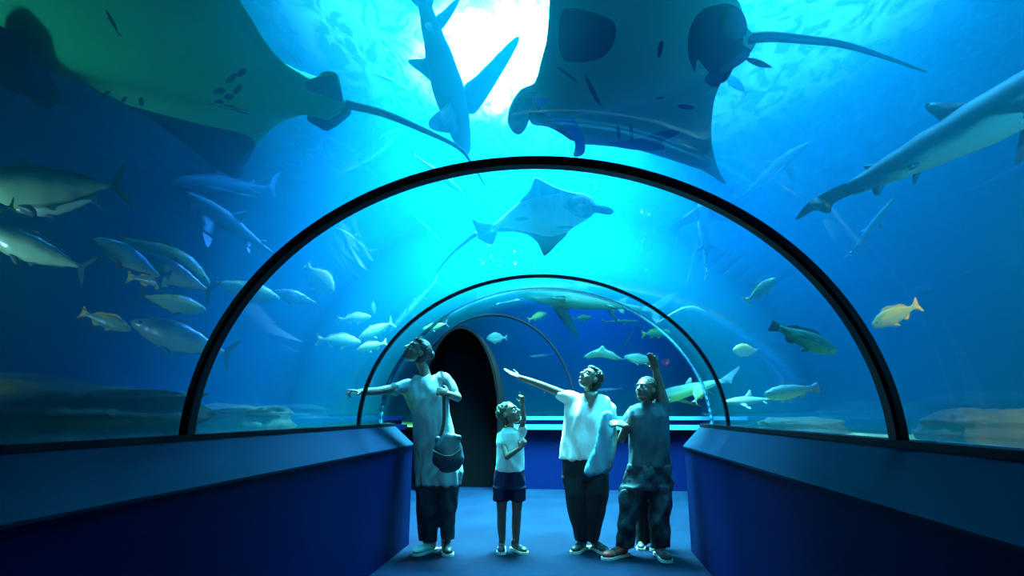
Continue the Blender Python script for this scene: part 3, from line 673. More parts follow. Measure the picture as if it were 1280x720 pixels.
# bubbles
bm = bmesh.new(); bmesh.ops.create_uvsphere(bm, u_segments=12, v_segments=8, radius=1.0)
bub = bpy.data.meshes.new('bubble'); bm.to_mesh(bub); bm.free()
mb = glass('bubble_film', (.8,.95,1), 6.0, .08); bub.materials.append(mb)
for p in bub.polygons: p.use_smooth = True
for x0, y0, n, sx, sy, where in [(806, 300, 16, 8, 42, 'column of bubbles right of the middle manta'), (612, 318, 22, 26, 26, 'bubbles rising below the middle manta'), (742, 232, 8, 24, 14, 'bubbles near the middle manta head'), (985, 140, 9, 40, 50, 'scattered bubbles between the two right hand sharks')]:
    for i in range(n):
        o = bpy.data.objects.new('bubble', bub); COL.objects.link(o)
        o.location = at_d(x0 + random.gauss(0, sx*.6), y0 + random.gauss(0, sy*.6), 6.2 + random.uniform(-.5, .5)); k = random.uniform(.008, .022); o.scale = (k*1.4, k*1.2, k*.8)
        tag(o, 'small clear bubble, one of the ' + where, 'bubble', where)
# --- rocks: layered slabs on the sand
def rock(name, c, size, label, mat, layers=5, seed=0, name2=None):
    bm = bmesh.new(); bmesh.ops.create_icosphere(bm, subdivisions=5, radius=1.0)
    for v in bm.verts:
        p = v.co.copy(); n = mnoise.fractal(Vector((p.x*1.3+seed, p.y*1.3, p.z*1.3)), 1.0, 2.0, 5)
        sgn = lambda a: math.copysign(abs(a)**.55, a)
        q = Vector((sgn(p.x), sgn(p.y), sgn(p.z)))
        zz = q.z*layers*.5; st = (zz - math.floor(zz)); ledge_ = .07*math.sin(st*2*PI) + .05*mnoise.noise(Vector((math.floor(zz)*3.1+seed, p.x*2, p.y*2)))
        q.x *= 1 + ledge_; q.y *= 1 + ledge_
        dd = .20*n - .10*abs(mnoise.noise(Vector((p.x*3+seed, p.y*3, p.z*7)))) + .05*mnoise.noise(p*10+Vector((seed,0,0))) + .03*mnoise.noise(p*22)
        q += p.normalized()*dd
        v.co = Vector((q.x*size[0], q.y*size[1], q.z*size[2]))
    o = obj(name, bm, mat, smooth=True); o.location = c
    return tag(o, label, 'rock', 'reef rocks')
rock('reef_rock', (-3.62, 2.95, .93), (1.35, .62, .36), 'big layered rock ledge on the sand at the left', M['rock_dark'], 6, 1)
rock('reef_rock', (-3.65, 4.05, .92), (.45, .40, .14), 'lower shelf of rock at the foot of the big left ledge', M['rock'], 3, 4)
rock('reef_rock', (1.75, 4.75, .93), (.30, .24, .13), 'pale boulder right of the middle rib foot', M['rock'], 3, 8)
rock('reef_rock', (2.72, 4.15, .93), (.34, .28, .20), 'brown rock right of the nearest rib foot', M['rock'], 4, 12)
rock('reef_rock', (3.9, 5.8, 1.0), (.62, .4, .30), 'flat topped dark rock behind the brown rock at the right', M['rock_dark'], 4, 15)
rock('reef_rock', (3.9, 4.3, .93), (.55, .35, .19), 'low dark rock at the right edge', M['rock_dark'], 4, 19)
rock('reef_rock', (3.75, 7.6, .95), (.6, .5, .28), 'greenish mound of rock between the two ribs at the right', M['rock'], 4, 23)
rock('reef_rock', (-2.75, 4.5, .95), (.42, .35, .22), 'rounded rock behind the pointing woman', M['rock'], 3, 27)
rock('reef_rock', (-4.3, 7.4, 1.0), (.9, .5, .22), 'distant low rock in the haze at the left', M['rock'], 3, 31)
# ---------------------------------------------------------------- people
SK = pmat('skin', (.16,.12,.09), .42, .45, bump=.05, bscale=60)
PM = {
 'hair': pmat('dark_hair', (.015,.014,.013), .55, .4, bump=.8, bscale=90),
 'hair_curly': pmat('short_curly_hair', (.07,.08,.06), .7, .3, bump=1.0, bscale=120),
 'tunic': pmat('pale_linen', (.24,.36,.38), .8, .15, bump=.10, bscale=40),
 'tee': pmat('white_jersey', (.80,.84,.80), .85, .1, bump=.10, bscale=40),
 'teal': pmat('pale_teal_tee', (.50,.74,.74), .85, .1, bump=.1, bscale=40),
 'dark_trousers': pmat('dark_trousers', (.022,.035,.045), .8, .2, bump=.12, bscale=40),
 'denim': pmat('dark_denim', (.02,.045,.06), .85, .15, bump=.2, bscale=60, col2=(.04,.08,.10), vscale=9),
 'cargo': pmat('worn_cargo_cloth', (.02,.04,.05), .85, .15, bump=.3, bscale=30, col2=(.08,.14,.17), vscale=8),
 'navy': pmat('navy_shorts', (.02,.02,.06), .85, .1, bump=.1, bscale=40),
 'vest': pmat('grey_blue_shirt', (.06,.12,.15), .85, .1, bump=.1, bscale=40),
 'black_cloth': pmat('black_cloth', (.015,.018,.022), .85, .1, bump=.1, bscale=40),
 'shoe': pmat('dark_shoe', (.03,.03,.035), .5, .4), 'shoe_pale': pmat('pale_shoe', (.5,.55,.5), .5, .4),
 'sole': pmat('pale_sole', (.6,.65,.6), .6, .3), 'red': pmat('red_shoe', (.35,.05,.04), .5, .3),
 'leather': pmat('black_leather', (.018,.022,.028), .4, .5), 'bag': pmat('dark_teal_bag', (.03,.07,.09), .4, .5, bump=.15, bscale=14),
 'jacket': pmat('light_blue_cloth', (.14,.42,.55), .8, .2, bump=.08, bscale=30), 'jacket_edge': pmat('dark_blue_piping', (.02,.04,.12), .7),
 'lip': pmat('lips', (.22,.08,.07), .4), 'white': pmat('eye_white', (.7,.7,.7), .2, .6),
}
def ell(bm, c, r, R=None, seg=16):
    m = Matrix.Translation(c) @ ((R or Matrix.Identity(3)).to_4x4()) @ Matrix.Diagonal((r[0], r[1], r[2], 1))
    bmesh.ops.create_uvsphere(bm, u_segments=seg, v_segments=seg*2//3, radius=1.0, matrix=m)
def cap(bm, p, q, r1, r2, seg=12):
    p, q = Vector(p), Vector(q); t = (q-p); L = t.length; t.normalize(); n = t.orthogonal().normalized(); b = t.cross(n)
    st = [(-r1*math.cos(a), r1*math.sin(a)) for a in (.25,.7,1.2)] + [(0, r1)] + [(L*k/4, r1+(r2-r1)*k/4) for k in (1,2,3)] + [(L, r2)] + [(L+r2*math.cos(a), r2*math.sin(a)) for a in (1.2,.7,.25)]
    rings = [[bm.verts.new(p + t*s + (n*math.cos(2*PI*k/seg)+b*math.sin(2*PI*k/seg))*r) for k in range(seg)] for s, r in st]
    for a, c in zip(rings, rings[1:]):
        for k in range(seg):
            j = (k+1) % seg; bm.faces.new((a[k], a[j], c[j], c[k]))
    bm.faces.new(list(reversed(rings[0]))); bm.faces.new(rings[-1])
def chain(bm, pts, rs):
    for a, b, r, s in zip(pts, pts[1:], rs, rs[1:]): cap(bm, a, b, r, s)
def loft(bm, rows, seg=28):
    """rows of (centre, half width, half depth[, axis]) from top to bottom: a closed elliptical sleeve"""
    rings = []
    for r in rows:
        c, w, d = r[0], r[1], r[2]
        rings.append([bm.verts.new(Vector(c) + Vector((w*math.cos(2*PI*k/seg), d*math.sin(2*PI*k/seg), 0))) for k in range(seg)])
    for a, c in zip(rings, rings[1:]):
        for k in range(seg):
            j = (k+1) % seg; bm.faces.new((a[k], a[j], c[j], c[k]))
    bm.faces.new(list(reversed(rings[0]))); bm.faces.new(rings[-1])
def solid(name, bm, mat, parent, vox=.009, smooth=4, fold=0.0, fscale=(14,14,5), seed=0, mats=None, shape=None):
    """fuse overlapping pieces into one continuous surface"""
    fixn(bm)
    me = bpy.data.meshes.new(name); bm.to_mesh(me); bm.free()
    o = bpy.data.objects.new(name, me); COL.objects.link(o)
    md = o.modifiers.new('r', 'REMESH'); md.mode = 'VOXEL'; md.voxel_size = vox; md.adaptivity = 0
    ms = o.modifiers.new('s', 'SMOOTH'); ms.factor = .5; ms.iterations = smooth
    dg = bpy.context.evaluated_depsgraph_get(); m2 = bpy.data.meshes.new_from_object(o.evaluated_get(dg))
    bpy.data.objects.remove(o); bpy.data.meshes.remove(me)
    if fold:
        nn = [v.normal.copy() for v in m2.vertices]
        for v, n in zip(m2.vertices, nn):
            c = v.co; q = Vector((c.x*fscale[0]+seed, c.y*fscale[1], c.z*fscale[2]))
            k = mnoise.noise(q + Vector((mnoise.noise(c*6)*1.2, 0, 0)))
            v.co = c + n*fold*k
    m2.name = name
    o = obj(name, m2, mat, None, mats=mats, smooth=True)
    if parent is not None:
        o.parent = parent; o.matrix_parent_inverse = Matrix.Translation(parent.location).inverted()
    return o
def frame(fwd, up=(0,0,1)):
    f = Vector(fwd).normalized(); u = Vector(up); u = (u - f*u.dot(f)).normalized(); r = f.cross(u)
    return Matrix((r, f, u)).transposed()        # local x right, y forward, z up
def hand(bm, wrist, d, palm, thumb, k=1.0, curl=(.35,.35,.4,.45), tcurl=.3):
    """palm and five unequal fingers; d = pointing way, palm = way the palm faces, thumb = side the thumb leaves"""
    d = Vector(d).normalized(); pn = Vector(palm); pn = (pn - d*pn.dot(d)).normalized(); sd = d.cross(pn)
    if sd.dot(Vector(thumb)) < 0: sd = -sd
    w = Vector(wrist); R = Matrix((sd, d, pn)).transposed()
    ell(bm, w + d*.045*k, (.038*k, .052*k, .015*k), R, 12)
    for i, (off, ln, cu) in enumerate(zip((.027,.009,-.009,-.026), (.070,.078,.072,.057), curl)):
        p = w + d*.082*k + sd*off*k; a = 0.0; prev = p - d*.02*k
        pts = [prev, p]
        for s, frac in enumerate((.45,.32,.23)):
            a += cu*(.8 if s == 0 else 1.0); dd = d*math.cos(a) + pn*math.sin(a) + sd*off*2.0
            p = p + dd.normalized()*ln*frac*k; pts.append(p)
        chain(bm, pts, [.0095*k, .0095*k, .0088*k, .0080*k, .0070*k])
    b = w + d*.022*k + sd*.028*k; p1 = b + (d*.6 + sd*.75 + pn*.15).normalized()*.034*k; p2 = p1 + (d*.9 + sd*.35 + pn*tcurl).normalized()*.030*k
    chain(bm, [w + d*.02*k, b, p1, p2], [.016*k, .014*k, .0105*k, .0085*k])
def head(root, bm, c, fwd, up, k, hairmat, hair='short'):
    R = frame(fwd, up); c = Vector(c); P = lambda x, y, z: c + R @ (Vector((x, y, z))*k)
    E3 = lambda x, y, z, a, b, d: ell(bm, P(x,y,z), (a*k, b*k, d*k), R, 20)
    E3(0,-.008,.030,.074,.092,.082); E3(0,.022,-.025,.062,.066,.070); E3(0,.040,-.072,.040,.042,.034)
    E3(0,.078,.030,.046,.016,.016)                                   # brow
    E3(.034,.058,-.022,.024,.022,.022); E3(-.034,.058,-.022,.024,.022,.022)
    cap(bm, P(0,.088,.012), P(0,.108,-.022), .008*k, .013*k); E3(.012,.094,-.027,.009,.010,.008); E3(-.012,.094,-.027,.009,.010,.008)
    E3(0,.082,-.052,.024,.012,.010); E3(0,.074,-.082,.018,.016,.014)
    for s in (1,-1): E3(s*.074,-.006,-.004,.010,.020,.030)
    hb = bmesh.new()
    for s in (1,-1):
        e = bmesh.new(); ell(e, P(s*.030,.078,.006), (.013*k,.012*k,.010*k), R, 10)
        o = obj('eye', e, PM['white'], root, smooth=True); o.matrix_parent_inverse = Matrix.Translation(root.location).inverted()
        e = bmesh.new(); ell(e, P(s*.030,.0885,.006), (.006*k,.004*k,.006*k), R, 8)
        q = obj('pupil', e, FM['eye'], o, smooth=True)
        e = bmesh.new(); cap(e, P(s*.016,.094,.026), P(s*.046,.084,.027), .0035*k, .0025*k, 6)
        q = obj('eyebrow', e, PM['hair'], root, smooth=True); q.matrix_parent_inverse = Matrix.Translation(root.location).inverted()
    e = bmesh.new(); ell(e, P(0,.0925,-.049), (.022*k,.006*k,.004*k), R, 10); ell(e, P(0,.0905,-.056), (.019*k,.007*k,.005*k), R, 10)
    q = obj('lips', e, PM['lip'], root, smooth=True); q.matrix_parent_inverse = Matrix.Translation(root.location).inverted()
    ell(hb, P(0,-.022,.045), (.082*k,.092*k,.082*k), R, 20)
    ell(hb, P(0,-.050,-.005), (.076*k,.062*k,.080*k), R, 20)
    if hair == 'bun': ell(hb, P(0,-.115,.045), (.042*k,.040*k,.042*k), R, 14); ell(hb, P(0,.030,.082), (.062*k,.050*k,.030*k), R, 14)
    if hair == 'bob': ell(hb, P(0,-.045,-.045), (.080*k,.055*k,.060*k), R, 16); ell(hb, P(0,.025,.082), (.064*k,.056*k,.030*k), R, 14)
    if hair == 'curly':
        for i in range(60):
            a, z = random.uniform(0, 2*PI), random.uniform(-.3, 1); rr = math.sqrt(1-z*z)
            q = Vector((.080*rr*math.cos(a), -.026+.092*rr*math.sin(a), .042+.082*z))
            if q.y > .035 and q.z < .07: continue
            ell(hb, P(*q), (.015*k,)*3, R, 6)
    solid('hair', hb, hairmat, root, vox=.0055, smooth=1, fold=.003, fscale=(60,60,60))
def shoe(root, heel, d, k=1.0, mat='shoe', sole='sole'):
    d = Vector(d); d.z = 0; d.normalize(); R = frame(d); h = Vector(heel); P = lambda x, y, z: h + R @ (Vector((x,y,z))*k)
    bm = bmesh.new()
    cap(bm, P(0,-.01,.045), P(0,.10,.040), .038*k, .038*k); ell(bm, P(0,.155,.036), (.045*k,.065*k,.034*k), R, 14); cap(bm, P(0,-.02,.05), P(0,-.015,.085), .036*k, .036*k)
    for v in bm.verts: v.co.z = max(v.co.z, .012)
    s = solid('shoe', bm, PM[mat], root, vox=.007, smooth=3)
    bm = bmesh.new(); pts = [P(x, y, 0) for x, y in [(-.038,-.05),(0,-.062),(.038,-.05),(.040,.06),(.050,.14),(.040,.20),(0,.222),(-.040,.20),(-.050,.14),(-.040,.06)]]
    pts = catmull(pts, 4); lo = [bm.verts.new((p.x, p.y, 0.001)) for p in pts]; hi = [bm.verts.new((p.x, p.y, .020)) for p in pts]
    for i in range(len(pts)):
        j = (i+1) % len(pts); bm.faces.new((lo[i], lo[j], hi[j], hi[i]))
    bm.faces.new(lo); bm.faces.new(list(reversed(hi))); fixn(bm)
    me = bpy.data.meshes.new('sole'); bm.to_mesh(me); bm.free()
    o = obj('sole', me, PM[sole], s)
    return s
def flat_cloth(name, pts, th, mat, root, seed=0, wave=.012):
    """a hanging cloth panel with thickness and soft folds; pts are points in space, roughly facing the viewer"""
    Q = catmull([Vector((p.x, p.z, 0)) for p in pts], 4); yv = [(p.x, p.z, p.y) for p in pts]
    def dy(x, z):
        s = 0; w = 0
        for a, b, c in yv:
            k = 1/((a-x)**2+(b-z)**2+1e-4); s += k*c; w += k
        return s/w
    bm = inflate(Q, .03, lambda d, p: th*min(1, (d/.02)**.6), None)
    for v in bm.verts:
        x, z, t = v.co; v.co = Vector((x, dy(x, z) + t + wave*math.sin(x*55+z*9+seed), z))
    fixn(bm); o = obj(name, bm, mat, root, smooth=True); o.matrix_parent_inverse = Matrix.Translation(root.location).inverted(); return o
class Person:
    def __init__(s, Y, px, label, group='visitors pointing up at the tank'):
        s.Y = Y; p = at_y(px, 600, Y); s.root = thing('person', (p.x, Y, 0), label, 'person', group)
        s.b = bmesh.new(); s.k = Y/700.0/math.cos(PITCH)*1.0
    def J(s, px, py, dy=0.0): return at_y(px, py, s.Y + dy)
    def R(s, xl, xr, py, d, dy=0.0):
        a, b = s.J(xl, py, dy), s.J(xr, py, dy); return ((a+b)/2, (b.x-a.x)/2, d)
    def body(s, **k): return solid('body', s.b, SK, s.root, vox=.0065, smooth=3, **k)
# --- woman in the long tunic, pointing left
Y = at_z(545, 690, 0).y
p = Person(Y, 545, 'woman in a pale tunic leaning back and pointing left, dark round bag on her hip'); J = p.J; b = p.b
hc = J(521, 440, -.02)
head(p.root, b, hc, (-.62,-.62,.50), (.35,.1,1), 1.05, PM['hair'], 'bun')
chain(b, [hc + Vector((.015,.02,-.05)), J(530,462,.02), J(532,474,.03)], [.048,.046,.055])
chain(b, [J(510,482,.02), J(531,482,.03), J(554,474,.03)], [.050,.062,.050])
ell(b, J(531,505,.03), (.125,.085,.16)); ell(b, J(534,545,.02), (.115,.08,.15)); ell(b, J(540,580,.03), (.135,.095,.12))
sL, eL, wL = J(508,483,.0), J(472,489,-.30), J(449,490,-.52)
chain(b, [sL, (sL+eL)/2, eL, (eL+wL)/2, wL], [.044,.040,.034,.033,.024])
hand(b, wL, J(427,486,-.68) - wL, (.1,.5,-1), (0,-.6,.8), 1.0, curl=(.02,1.1,1.25,1.3), tcurl=.6)
sR, eR, wR = J(555,474,.03), J(572,497,-.02), J(566,486,-.15)
wR = J(561,493,-.19)
chain(b, [sR, (sR+eR)/2, eR, (eR+wR)/2, wR], [.044,.042,.036,.034,.026])
hand(b, wR, (-.75,-.25,.28), (0,.9,-.35), (.1,0,1), .95, curl=(.9,1.0,1.05,1.1), tcurl=.7)
kL, aL = J(534,634,.0), J(533,676,.03); kR, aR = J(558,632,.0), J(559,676,.03)
chain(b, [J(532,588,.02), kL, aL], [.070,.044,.032]); chain(b, [J(553,588,.03), kR, aR], [.070,.044,.032])
p.body()
g = bmesh.new()
loft(g, [p.R(519,545,470,.07,.03), p.R(507,556,476,.09,.03), p.R(502,561,484,.11,.03), p.R(507,562,497,.125,.02), p.R(513,563,512,.13,.02), p.R(517,565,530,.13,.02), p.R(518,569,550,.135,.02), p.R(519,575,570,.14,.02), p.R(519,578,590,.15,.02), p.R(520,577,606,.15,.02)])
chain(g, [J(512,482,.02), J(503,484,-.04), J(493,487,-.12)], [.070,.064,.056]); chain(g, [J(552,474,.03), J(561,481,.02), J(566,489,.0)], [.066,.062,.054])
solid('tunic', g, PM['tunic'], p.root, vox=.010, smooth=3, fold=.022, fscale=(20,14,4))
g = bmesh.new(); loft(g, [p.R(519,550,595,.11,.02), p.R(520,548,630,.085,.0), p.R(522,547,655,.07,.01), p.R(524,546,676,.06,.02)])
loft(g, [p.R(538,575,595,.11,.03), p.R(545,572,630,.075,.0), p.R(549,569,655,.06,.01), p.R(551,567,674,.05,.03)])
solid('trousers', g, PM['denim'], p.root, vox=.010, smooth=3, fold=.016, fscale=(20,14,4), seed=5)
fl = at_z(533,689,0); shoe(p.root, Vector((fl.x+.04, Y+.02, 0)), (-.5,-.9,0), .95, 'shoe_pale'); fl = at_z(558,687,0); shoe(p.root, Vector((fl.x, Y+.04, 0)), (.35,-.9,0), .95, 'shoe')
def attach(o, root): o.parent = root; o.matrix_parent_inverse = Matrix.Translation(root.location).inverted(); return o
# shoulder bag with strap: a thing of its own
bc = J(560,566,-.235); bagr = thing('shoulder_bag', bc, 'round dark bag hanging from a strap on the hip of the woman in the tunic', 'bag')
bm = bmesh.new(); ell(bm, bc, (.125,.060,.150)); ell(bm, bc + Vector((0,0,-.04)), (.130,.065,.11)); cap(bm, bc+Vector((-.09,0,.10)), bc+Vector((.08,0,.12)), .028, .028)
solid('bag_body', bm, PM['bag'], bagr, vox=.010, smooth=3, fold=.012, fscale=(18,18,9))
bm = bmesh.new(); P3 = catmull([J(551,464,-.10), J(555,478,-.16), J(555,500,-.19), J(555,525,-.21), J(552,541,-.23), J(547,552,-.24)], 5, closed=False)
vs = []
for i, q in enumerate(P3):
    w_ = .013; vs.append([bm.verts.new(q + Vector(o_)) for o_ in ((-w_,-.004,0),(w_,-.004,0),(w_,.004,0),(-w_,.004,0))])
for a_, c_ in zip(vs, vs[1:]):
    for k_ in range(4): bm.faces.new((a_[k_], a_[(k_+1)%4], c_[(k_+1)%4], c_[k_]))
bm.faces.new(list(reversed(vs[0]))); bm.faces.new(vs[-1]); fixn(bm); attach(obj('strap', bm, PM['leather']), bagr)
bm = bmesh.new(); tube(bm, catmull([bc+Vector((-.11,-.05,.02)), bc+Vector((-.03,-.068,-.015)), bc+Vector((.05,-.066,-.015)), bc+Vector((.115,-.04,.03))], 5, closed=False), .006, 6); fixn(bm); attach(obj('zip', bm, PM['leather']), bagr)
# --- child in the tee, pointing up
Y = at_z(637, 689, 0).y
p = Person(Y, 637, 'child in a pale tee and dark shorts with one finger pointing straight up'); J = p.J; b = p.b
hc = J(637,518,.0); head(p.root, b, hc, (.72,-.35,.45), (-.25,.1,1), .93, PM['hair_curly'], 'curly')
chain(b, [hc + Vector((0,.01,-.04)), J(638,534,.0), J(638,542,.0)], [.036,.034,.042])
ell(b, J(638,552,.0), (.095,.065,.11)); ell(b, J(638,575,.0), (.085,.06,.10)); ell(b, J(637,598,.0), (.095,.07,.08))
s1, e1, w1 = J(627,546,-.03), J(634,571,-.13), J(650,560,-.16)
chain(b, [s1, e1, w1], [.030,.025,.019]); hand(b, w1, (.5,.1,.75), (-.3,.9,0), (-.6,0,.4), .72, curl=(.8,.9,.9,1.0))
s2, e2, w2 = J(650,544,.02), J(655,524,-.08), J(653,506,-.10)
s2 = J(649,545,.02); chain(b, [s2, e2, w2], [.029,.024,.018]); hand(b, w2, (-.03,-.05,1), (-.5,-.8,0), (-.8,.3,0), .74, curl=(.03,.9,1.2,1.25), tcurl=.6)
chain(b, [J(628,605,.0), J(627,640,-.01), J(627,660,.02), J(628,678,.03)], [.060,.040,.038,.026]); chain(b, [J(647,605,.0), J(646,640,-.01), J(645,660,.02), J(645,678,.03)], [.060,.040,.038,.026])
p.body()
g = bmesh.new(); loft(g, [p.R(630,646,534,.05), p.R(624,652,541,.08), p.R(621,655,550,.09), p.R(621,655,565,.09), p.R(620,655,580,.09), p.R(619,656,590,.09)])
chain(g, [J(627,545,-.02), J(626,554,-.05)], [.045,.040]); chain(g, [J(650,545,.02), J(654,536,-.03)], [.043,.036])
solid('t_shirt', g, PM['teal'], p.root, vox=.008, smooth=3, fold=.010, fscale=(26,20,8))
g = bmesh.new(); loft(g, [p.R(619,656,586,.085), p.R(617,657,600,.09), p.R(617,657,612,.09)]); loft(g, [p.R(616,638,608,.085), p.R(616,637,626,.08)]); loft(g, [p.R(637,658,608,.085), p.R(637,657,626,.08)])
solid('shorts', g, PM['navy'], p.root, vox=.008, smooth=3, fold=.010, fscale=(26,20,8))
fl = at_z(627,688,0); shoe(p.root, Vector((fl.x, Y+.03, 0)), (.1,-1,0), .78, 'shoe'); fl = at_z(647,688,0); shoe(p.root, Vector((fl.x-.02, Y+.03, 0)), (.6,-.8,0), .78, 'shoe')
# --- woman in white, arm stretched left
Y = at_z(733, 688, 0).y
p = Person(Y, 733, 'woman in a white v-neck tee and dark leggings stretching one arm out to the left'); J = p.J; b = p.b
hc = J(738,474,.0); head(p.root, b, hc, (-.62,-.50,.60), (.5,.25,1), 1.0, PM['hair'], 'bob')
chain(b, [hc + Vector((.01,.02,-.05)), J(737,490,.02), J(736,500,.03)], [.046,.044,.052])
chain(b, [J(712,500,.02), J(735,500,.03), J(757,503,.03)], [.046,.060,.046])
ell(b, J(733,520,.03), (.125,.085,.15)); ell(b, J(731,550,.02), (.11,.08,.13)); ell(b, J(730,580,.03), (.12,.085,.10))
sL, eL, wL = J(713,498,.0), J(677,481,-.03), J(650,472,-.06)
sL = J(711,496,.0); eL = J(678,482,-.04)
chain(b, [sL, (sL+eL)/2, eL, (eL+wL)/2, wL], [.042,.038,.032,.030,.022])
hand(b, wL, J(629,463,-.1)-wL, (-.2,-.5,.8), (0,.7,.5), 1.0, curl=(.05,.08,.12,.2), tcurl=.2)
sR, eR, wR = J(758,505,.03), J(768,545,.06), J(764,575,-.04)
chain(b, [sR, (sR+eR)/2, eR, (eR+wR)/2, wR], [.042,.038,.032,.030,.022]); hand(b, wR, (-.15,-.25,-.9), (-1,0,.1), (0,-1,0), .95, curl=(.5,.55,.6,.65))
chain(b, [J(716,588,.02), J(719,632,.0), J(725,675,.03)], [.068,.040,.030]); chain(b, [J(744,588,.03), J(744,632,.0), J(740,675,.03)], [.068,.040,.030])
p.body()
g = bmesh.new(); loft(g, [p.R(722,750,492,.06,.03), p.R(709,760,497,.085,.03), p.R(706,765,506,.11,.03), p.R(705,764,520,.12,.02), p.R(703,763,540,.125,.02), p.R(700,763,560,.13,.02), p.R(698,763,574,.135,.02)])
chain(g, [J(714,499,.02), J(706,496,.0), J(701,494,-.02)], [.064,.058,.050]); chain(g, [J(756,503,.03), J(762,512,.03), J(765,522,.04)], [.062,.056,.050])
solid('t_shirt', g, PM['tee'], p.root, vox=.010, smooth=3, fold=.020, fscale=(20,14,5), seed=9)
vv = [J(729,489,-.052), J(738,489,-.062), J(748,490,-.052), J(744,500,-.075), J(738,511,-.095), J(733,500,-.075)]; flat_cloth('v_neckline', vv, .006, SK, p.root, wave=0)['label'] = 'bare skin in the v of the neck'
g = bmesh.new(); loft(g, [p.R(702,762,572,.115,.03), p.R(702,762,590,.11,.03), p.R(703,762,600,.10,.03)]); loft(g, [p.R(702,733,596,.10,.02), p.R(706,733,615,.085,.0), p.R(709,731,640,.065,.0), p.R(715,733,660,.055,.02), p.R(718,733,676,.042,.03)])
loft(g, [p.R(730,762,596,.10,.03), p.R(731,761,615,.085,.0), p.R(732,757,640,.065,.0), p.R(732,752,660,.055,.02), p.R(732,748,676,.042,.03)])
solid('leggings', g, PM['dark_trousers'], p.root, vox=.009, smooth=3, fold=.008, fscale=(20,14,8))
c_ = flat_cloth('scarf_panel', [J(752,516,-.17), J(764,514,-.15), J(767,530,-.15), J(766,560,-.15), J(765,586,-.15), J(752,592,-.17), J(738,597,-.18), J(730,590,-.18), J(736,572,-.17), J(744,556,-.18), J(748,534,-.18)], .008, PM['jacket'], p.root)
fl = at_z(724,688,0); shoe(p.root, Vector((fl.x+.03, Y+.03, 0)), (-.4,-.9,0), .9, 'shoe'); fl = at_z(744,687,0); shoe(p.root, Vector((fl.x, Y+.04, 0)), (.45,-.9,0), .9, 'shoe')
# --- boy with a raised hand
Y = at_z(805, 696, 0).y
p = Person(Y, 805, 'boy with cropped hair in baggy worn trousers raising one hand overhead'); J = p.J; b = p.b
hc = J(807,488,-.02); head(p.root, b, hc, (-.60,-.70,.25), (.1,.1,1), .98, PM['hair_curly'], 'short')
chain(b, [hc + Vector((.01,.02,-.05)), J(809,505,.02), J(810,514,.03)], [.044,.042,.050])
chain(b, [J(790,516,.02), J(810,515,.03), J(829,514,.03)], [.046,.058,.046])
ell(b, J(810,535,.03), (.12,.085,.15)); ell(b, J(809,562,.02), (.11,.08,.13)); ell(b, J(809,590,.03), (.115,.08,.10))
sR, eR, wR = J(829,512,.03), J(824,482,.02), J(820,463,.0)
chain(b, [sR, (sR+eR)/2, eR, (eR+wR)/2, wR], [.046,.046,.042,.036,.028]); hand(b, wR, (-.25,-.15,1), (-.3,-1,0), (-1,0,0), 1.0, curl=(.25,.2,.3,.5), tcurl=.3)
sL, eL, wL = J(789,518,.0), J(777,549,-.06), J(783,533,-.17)
chain(b, [sL, (sL+eL)/2, eL, (eL+wL)/2, wL], [.044,.040,.034,.032,.024]); hand(b, wL, (-.75,-.1,.25), (.1,.6,-.8), (0,-.5,.8), .95, curl=(.4,.5,.55,.6), tcurl=.4)
chain(b, [J(797,600,.03), J(788,640,.0), J(779,680,.02)], [.068,.045,.032]); chain(b, [J(821,600,.03), J(826,640,.0), J(825,680,.03)], [.068,.045,.032])
p.body()
g = bmesh.new(); loft(g, [p.R(798,823,504,.06,.03), p.R(787,833,510,.09,.03), p.R(784,837,520,.11,.03), p.R(786,837,540,.12,.03), p.R(786,838,560,.12,.03), p.R(785,839,584,.125,.03)])
chain(g, [J(792,516,.02), J(786,526,.0), J(783,536,-.02)], [.060,.054,.048]); chain(g, [J(828,514,.03), J(827,500,.03), J(825,490,.03)], [.058,.052,.046])
solid('shirt', g, PM['vest'], p.root, vox=.009, smooth=3, fold=.015, fscale=(20,14,5), seed=3)
g = bmesh.new(); loft(g, [p.R(784,840,580,.12,.03), p.R(779,841,600,.12,.03), p.R(778,841,612,.115,.03)]); loft(g, [p.R(775,812,606,.115,.02), p.R(774,804,628,.10,.0), p.R(773,797,650,.085,.0), p.R(770,793,672,.075,.01), p.R(769,793,684,.07,.02)])
loft(g, [p.R(806,841,606,.115,.03), p.R(810,840,628,.10,.02), p.R(812,839,650,.085,.01), p.R(813,838,672,.075,.02), p.R(814,838,684,.07,.03)])
solid('trousers', g, PM['cargo'], p.root, vox=.010, smooth=3, fold=.018, fscale=(18,14,9), seed=13)
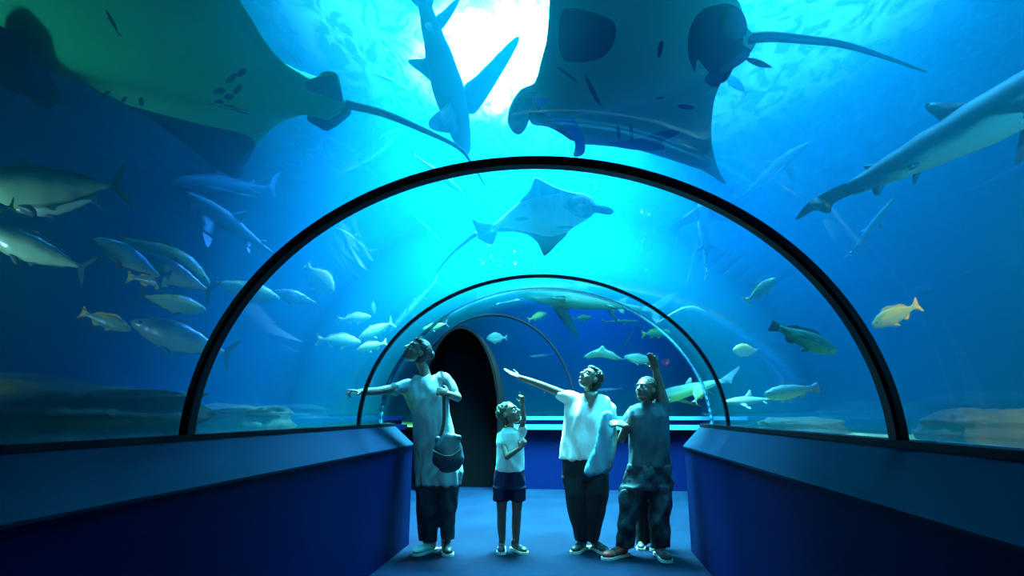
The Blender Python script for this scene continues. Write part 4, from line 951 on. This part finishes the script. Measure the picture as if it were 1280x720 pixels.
bm = bmesh.new(); c0 = J(781,624,-.07); ell(bm, c0, (.055,.022,.08)); solid('cargo_pocket', bm, PM['cargo'], p.root, vox=.008, smooth=2)
fl = at_z(770,694,0); shoe(p.root, Vector((fl.x+.05, Y-.0, 0)), (-.75,-.7,0), 1.0, 'red'); fl = at_z(826,697,0); shoe(p.root, Vector((fl.x, Y+.03, 0)), (.15,-1,0), 1.0, 'shoe')
# --- small child standing behind the boy
Y2_ = at_z(802, 692, 0).y + .22
p = Person(Y2_, 800, 'small child in black almost hidden behind the boy with the raised hand'); J = p.J; b = p.b
hc = J(812,541,.0); head(p.root, b, hc, (.1,-.9,.2), (0,0,1), .88, PM['hair'], 'bob')
chain(b, [hc + Vector((0,.01,-.04)), J(811,556,.0), J(811,564,.0)], [.034,.032,.040]); ell(b, J(810,578,.0), (.09,.06,.10)); ell(b, J(809,600,.0), (.085,.06,.09)); ell(b, J(808,618,.0), (.09,.065,.08))
for a_, c_, s_ in ((799,797,-1),(822,824,1)):
    w_ = J(c_, 612, -.03); chain(b, [J(a_,570,.0), J(c_-s_*1,592,.02), w_], [.028,.024,.018]); hand(b, w_, (0,-.15,-1), (-s_,0,0), (0,-1,0), .7)
lx = [(801,802),(817,818)]
for a_, c_ in lx: chain(b, [J(a_,622,.0), J(a_,650,-.01), J(c_,678,.02)], [.056,.038,.026])
p.body()
g = bmesh.new(); loft(g, [p.R(803,819,558,.05), p.R(797,825,565,.075), p.R(795,826,590,.085), p.R(795,826,610,.085)]); solid('shirt', g, PM['black_cloth'], p.root, vox=.009, smooth=3, fold=.008)
g = bmesh.new(); loft(g, [p.R(794,826,604,.08), p.R(794,826,622,.08)]); loft(g, [p.R(793,811,618,.08), p.R(794,810,650,.065), p.R(795,810,680,.055)]); loft(g, [p.R(810,827,618,.08), p.R(810,826,650,.065), p.R(811,825,680,.055)])
solid('trousers', g, PM['black_cloth'], p.root, vox=.009, smooth=3, fold=.008)
for a_, c_ in lx:
    q = J(c_, 680, .0); shoe(p.root, Vector((q.x, Y2_+.02, 0)), (-.15,-1,0), .75, 'shoe')
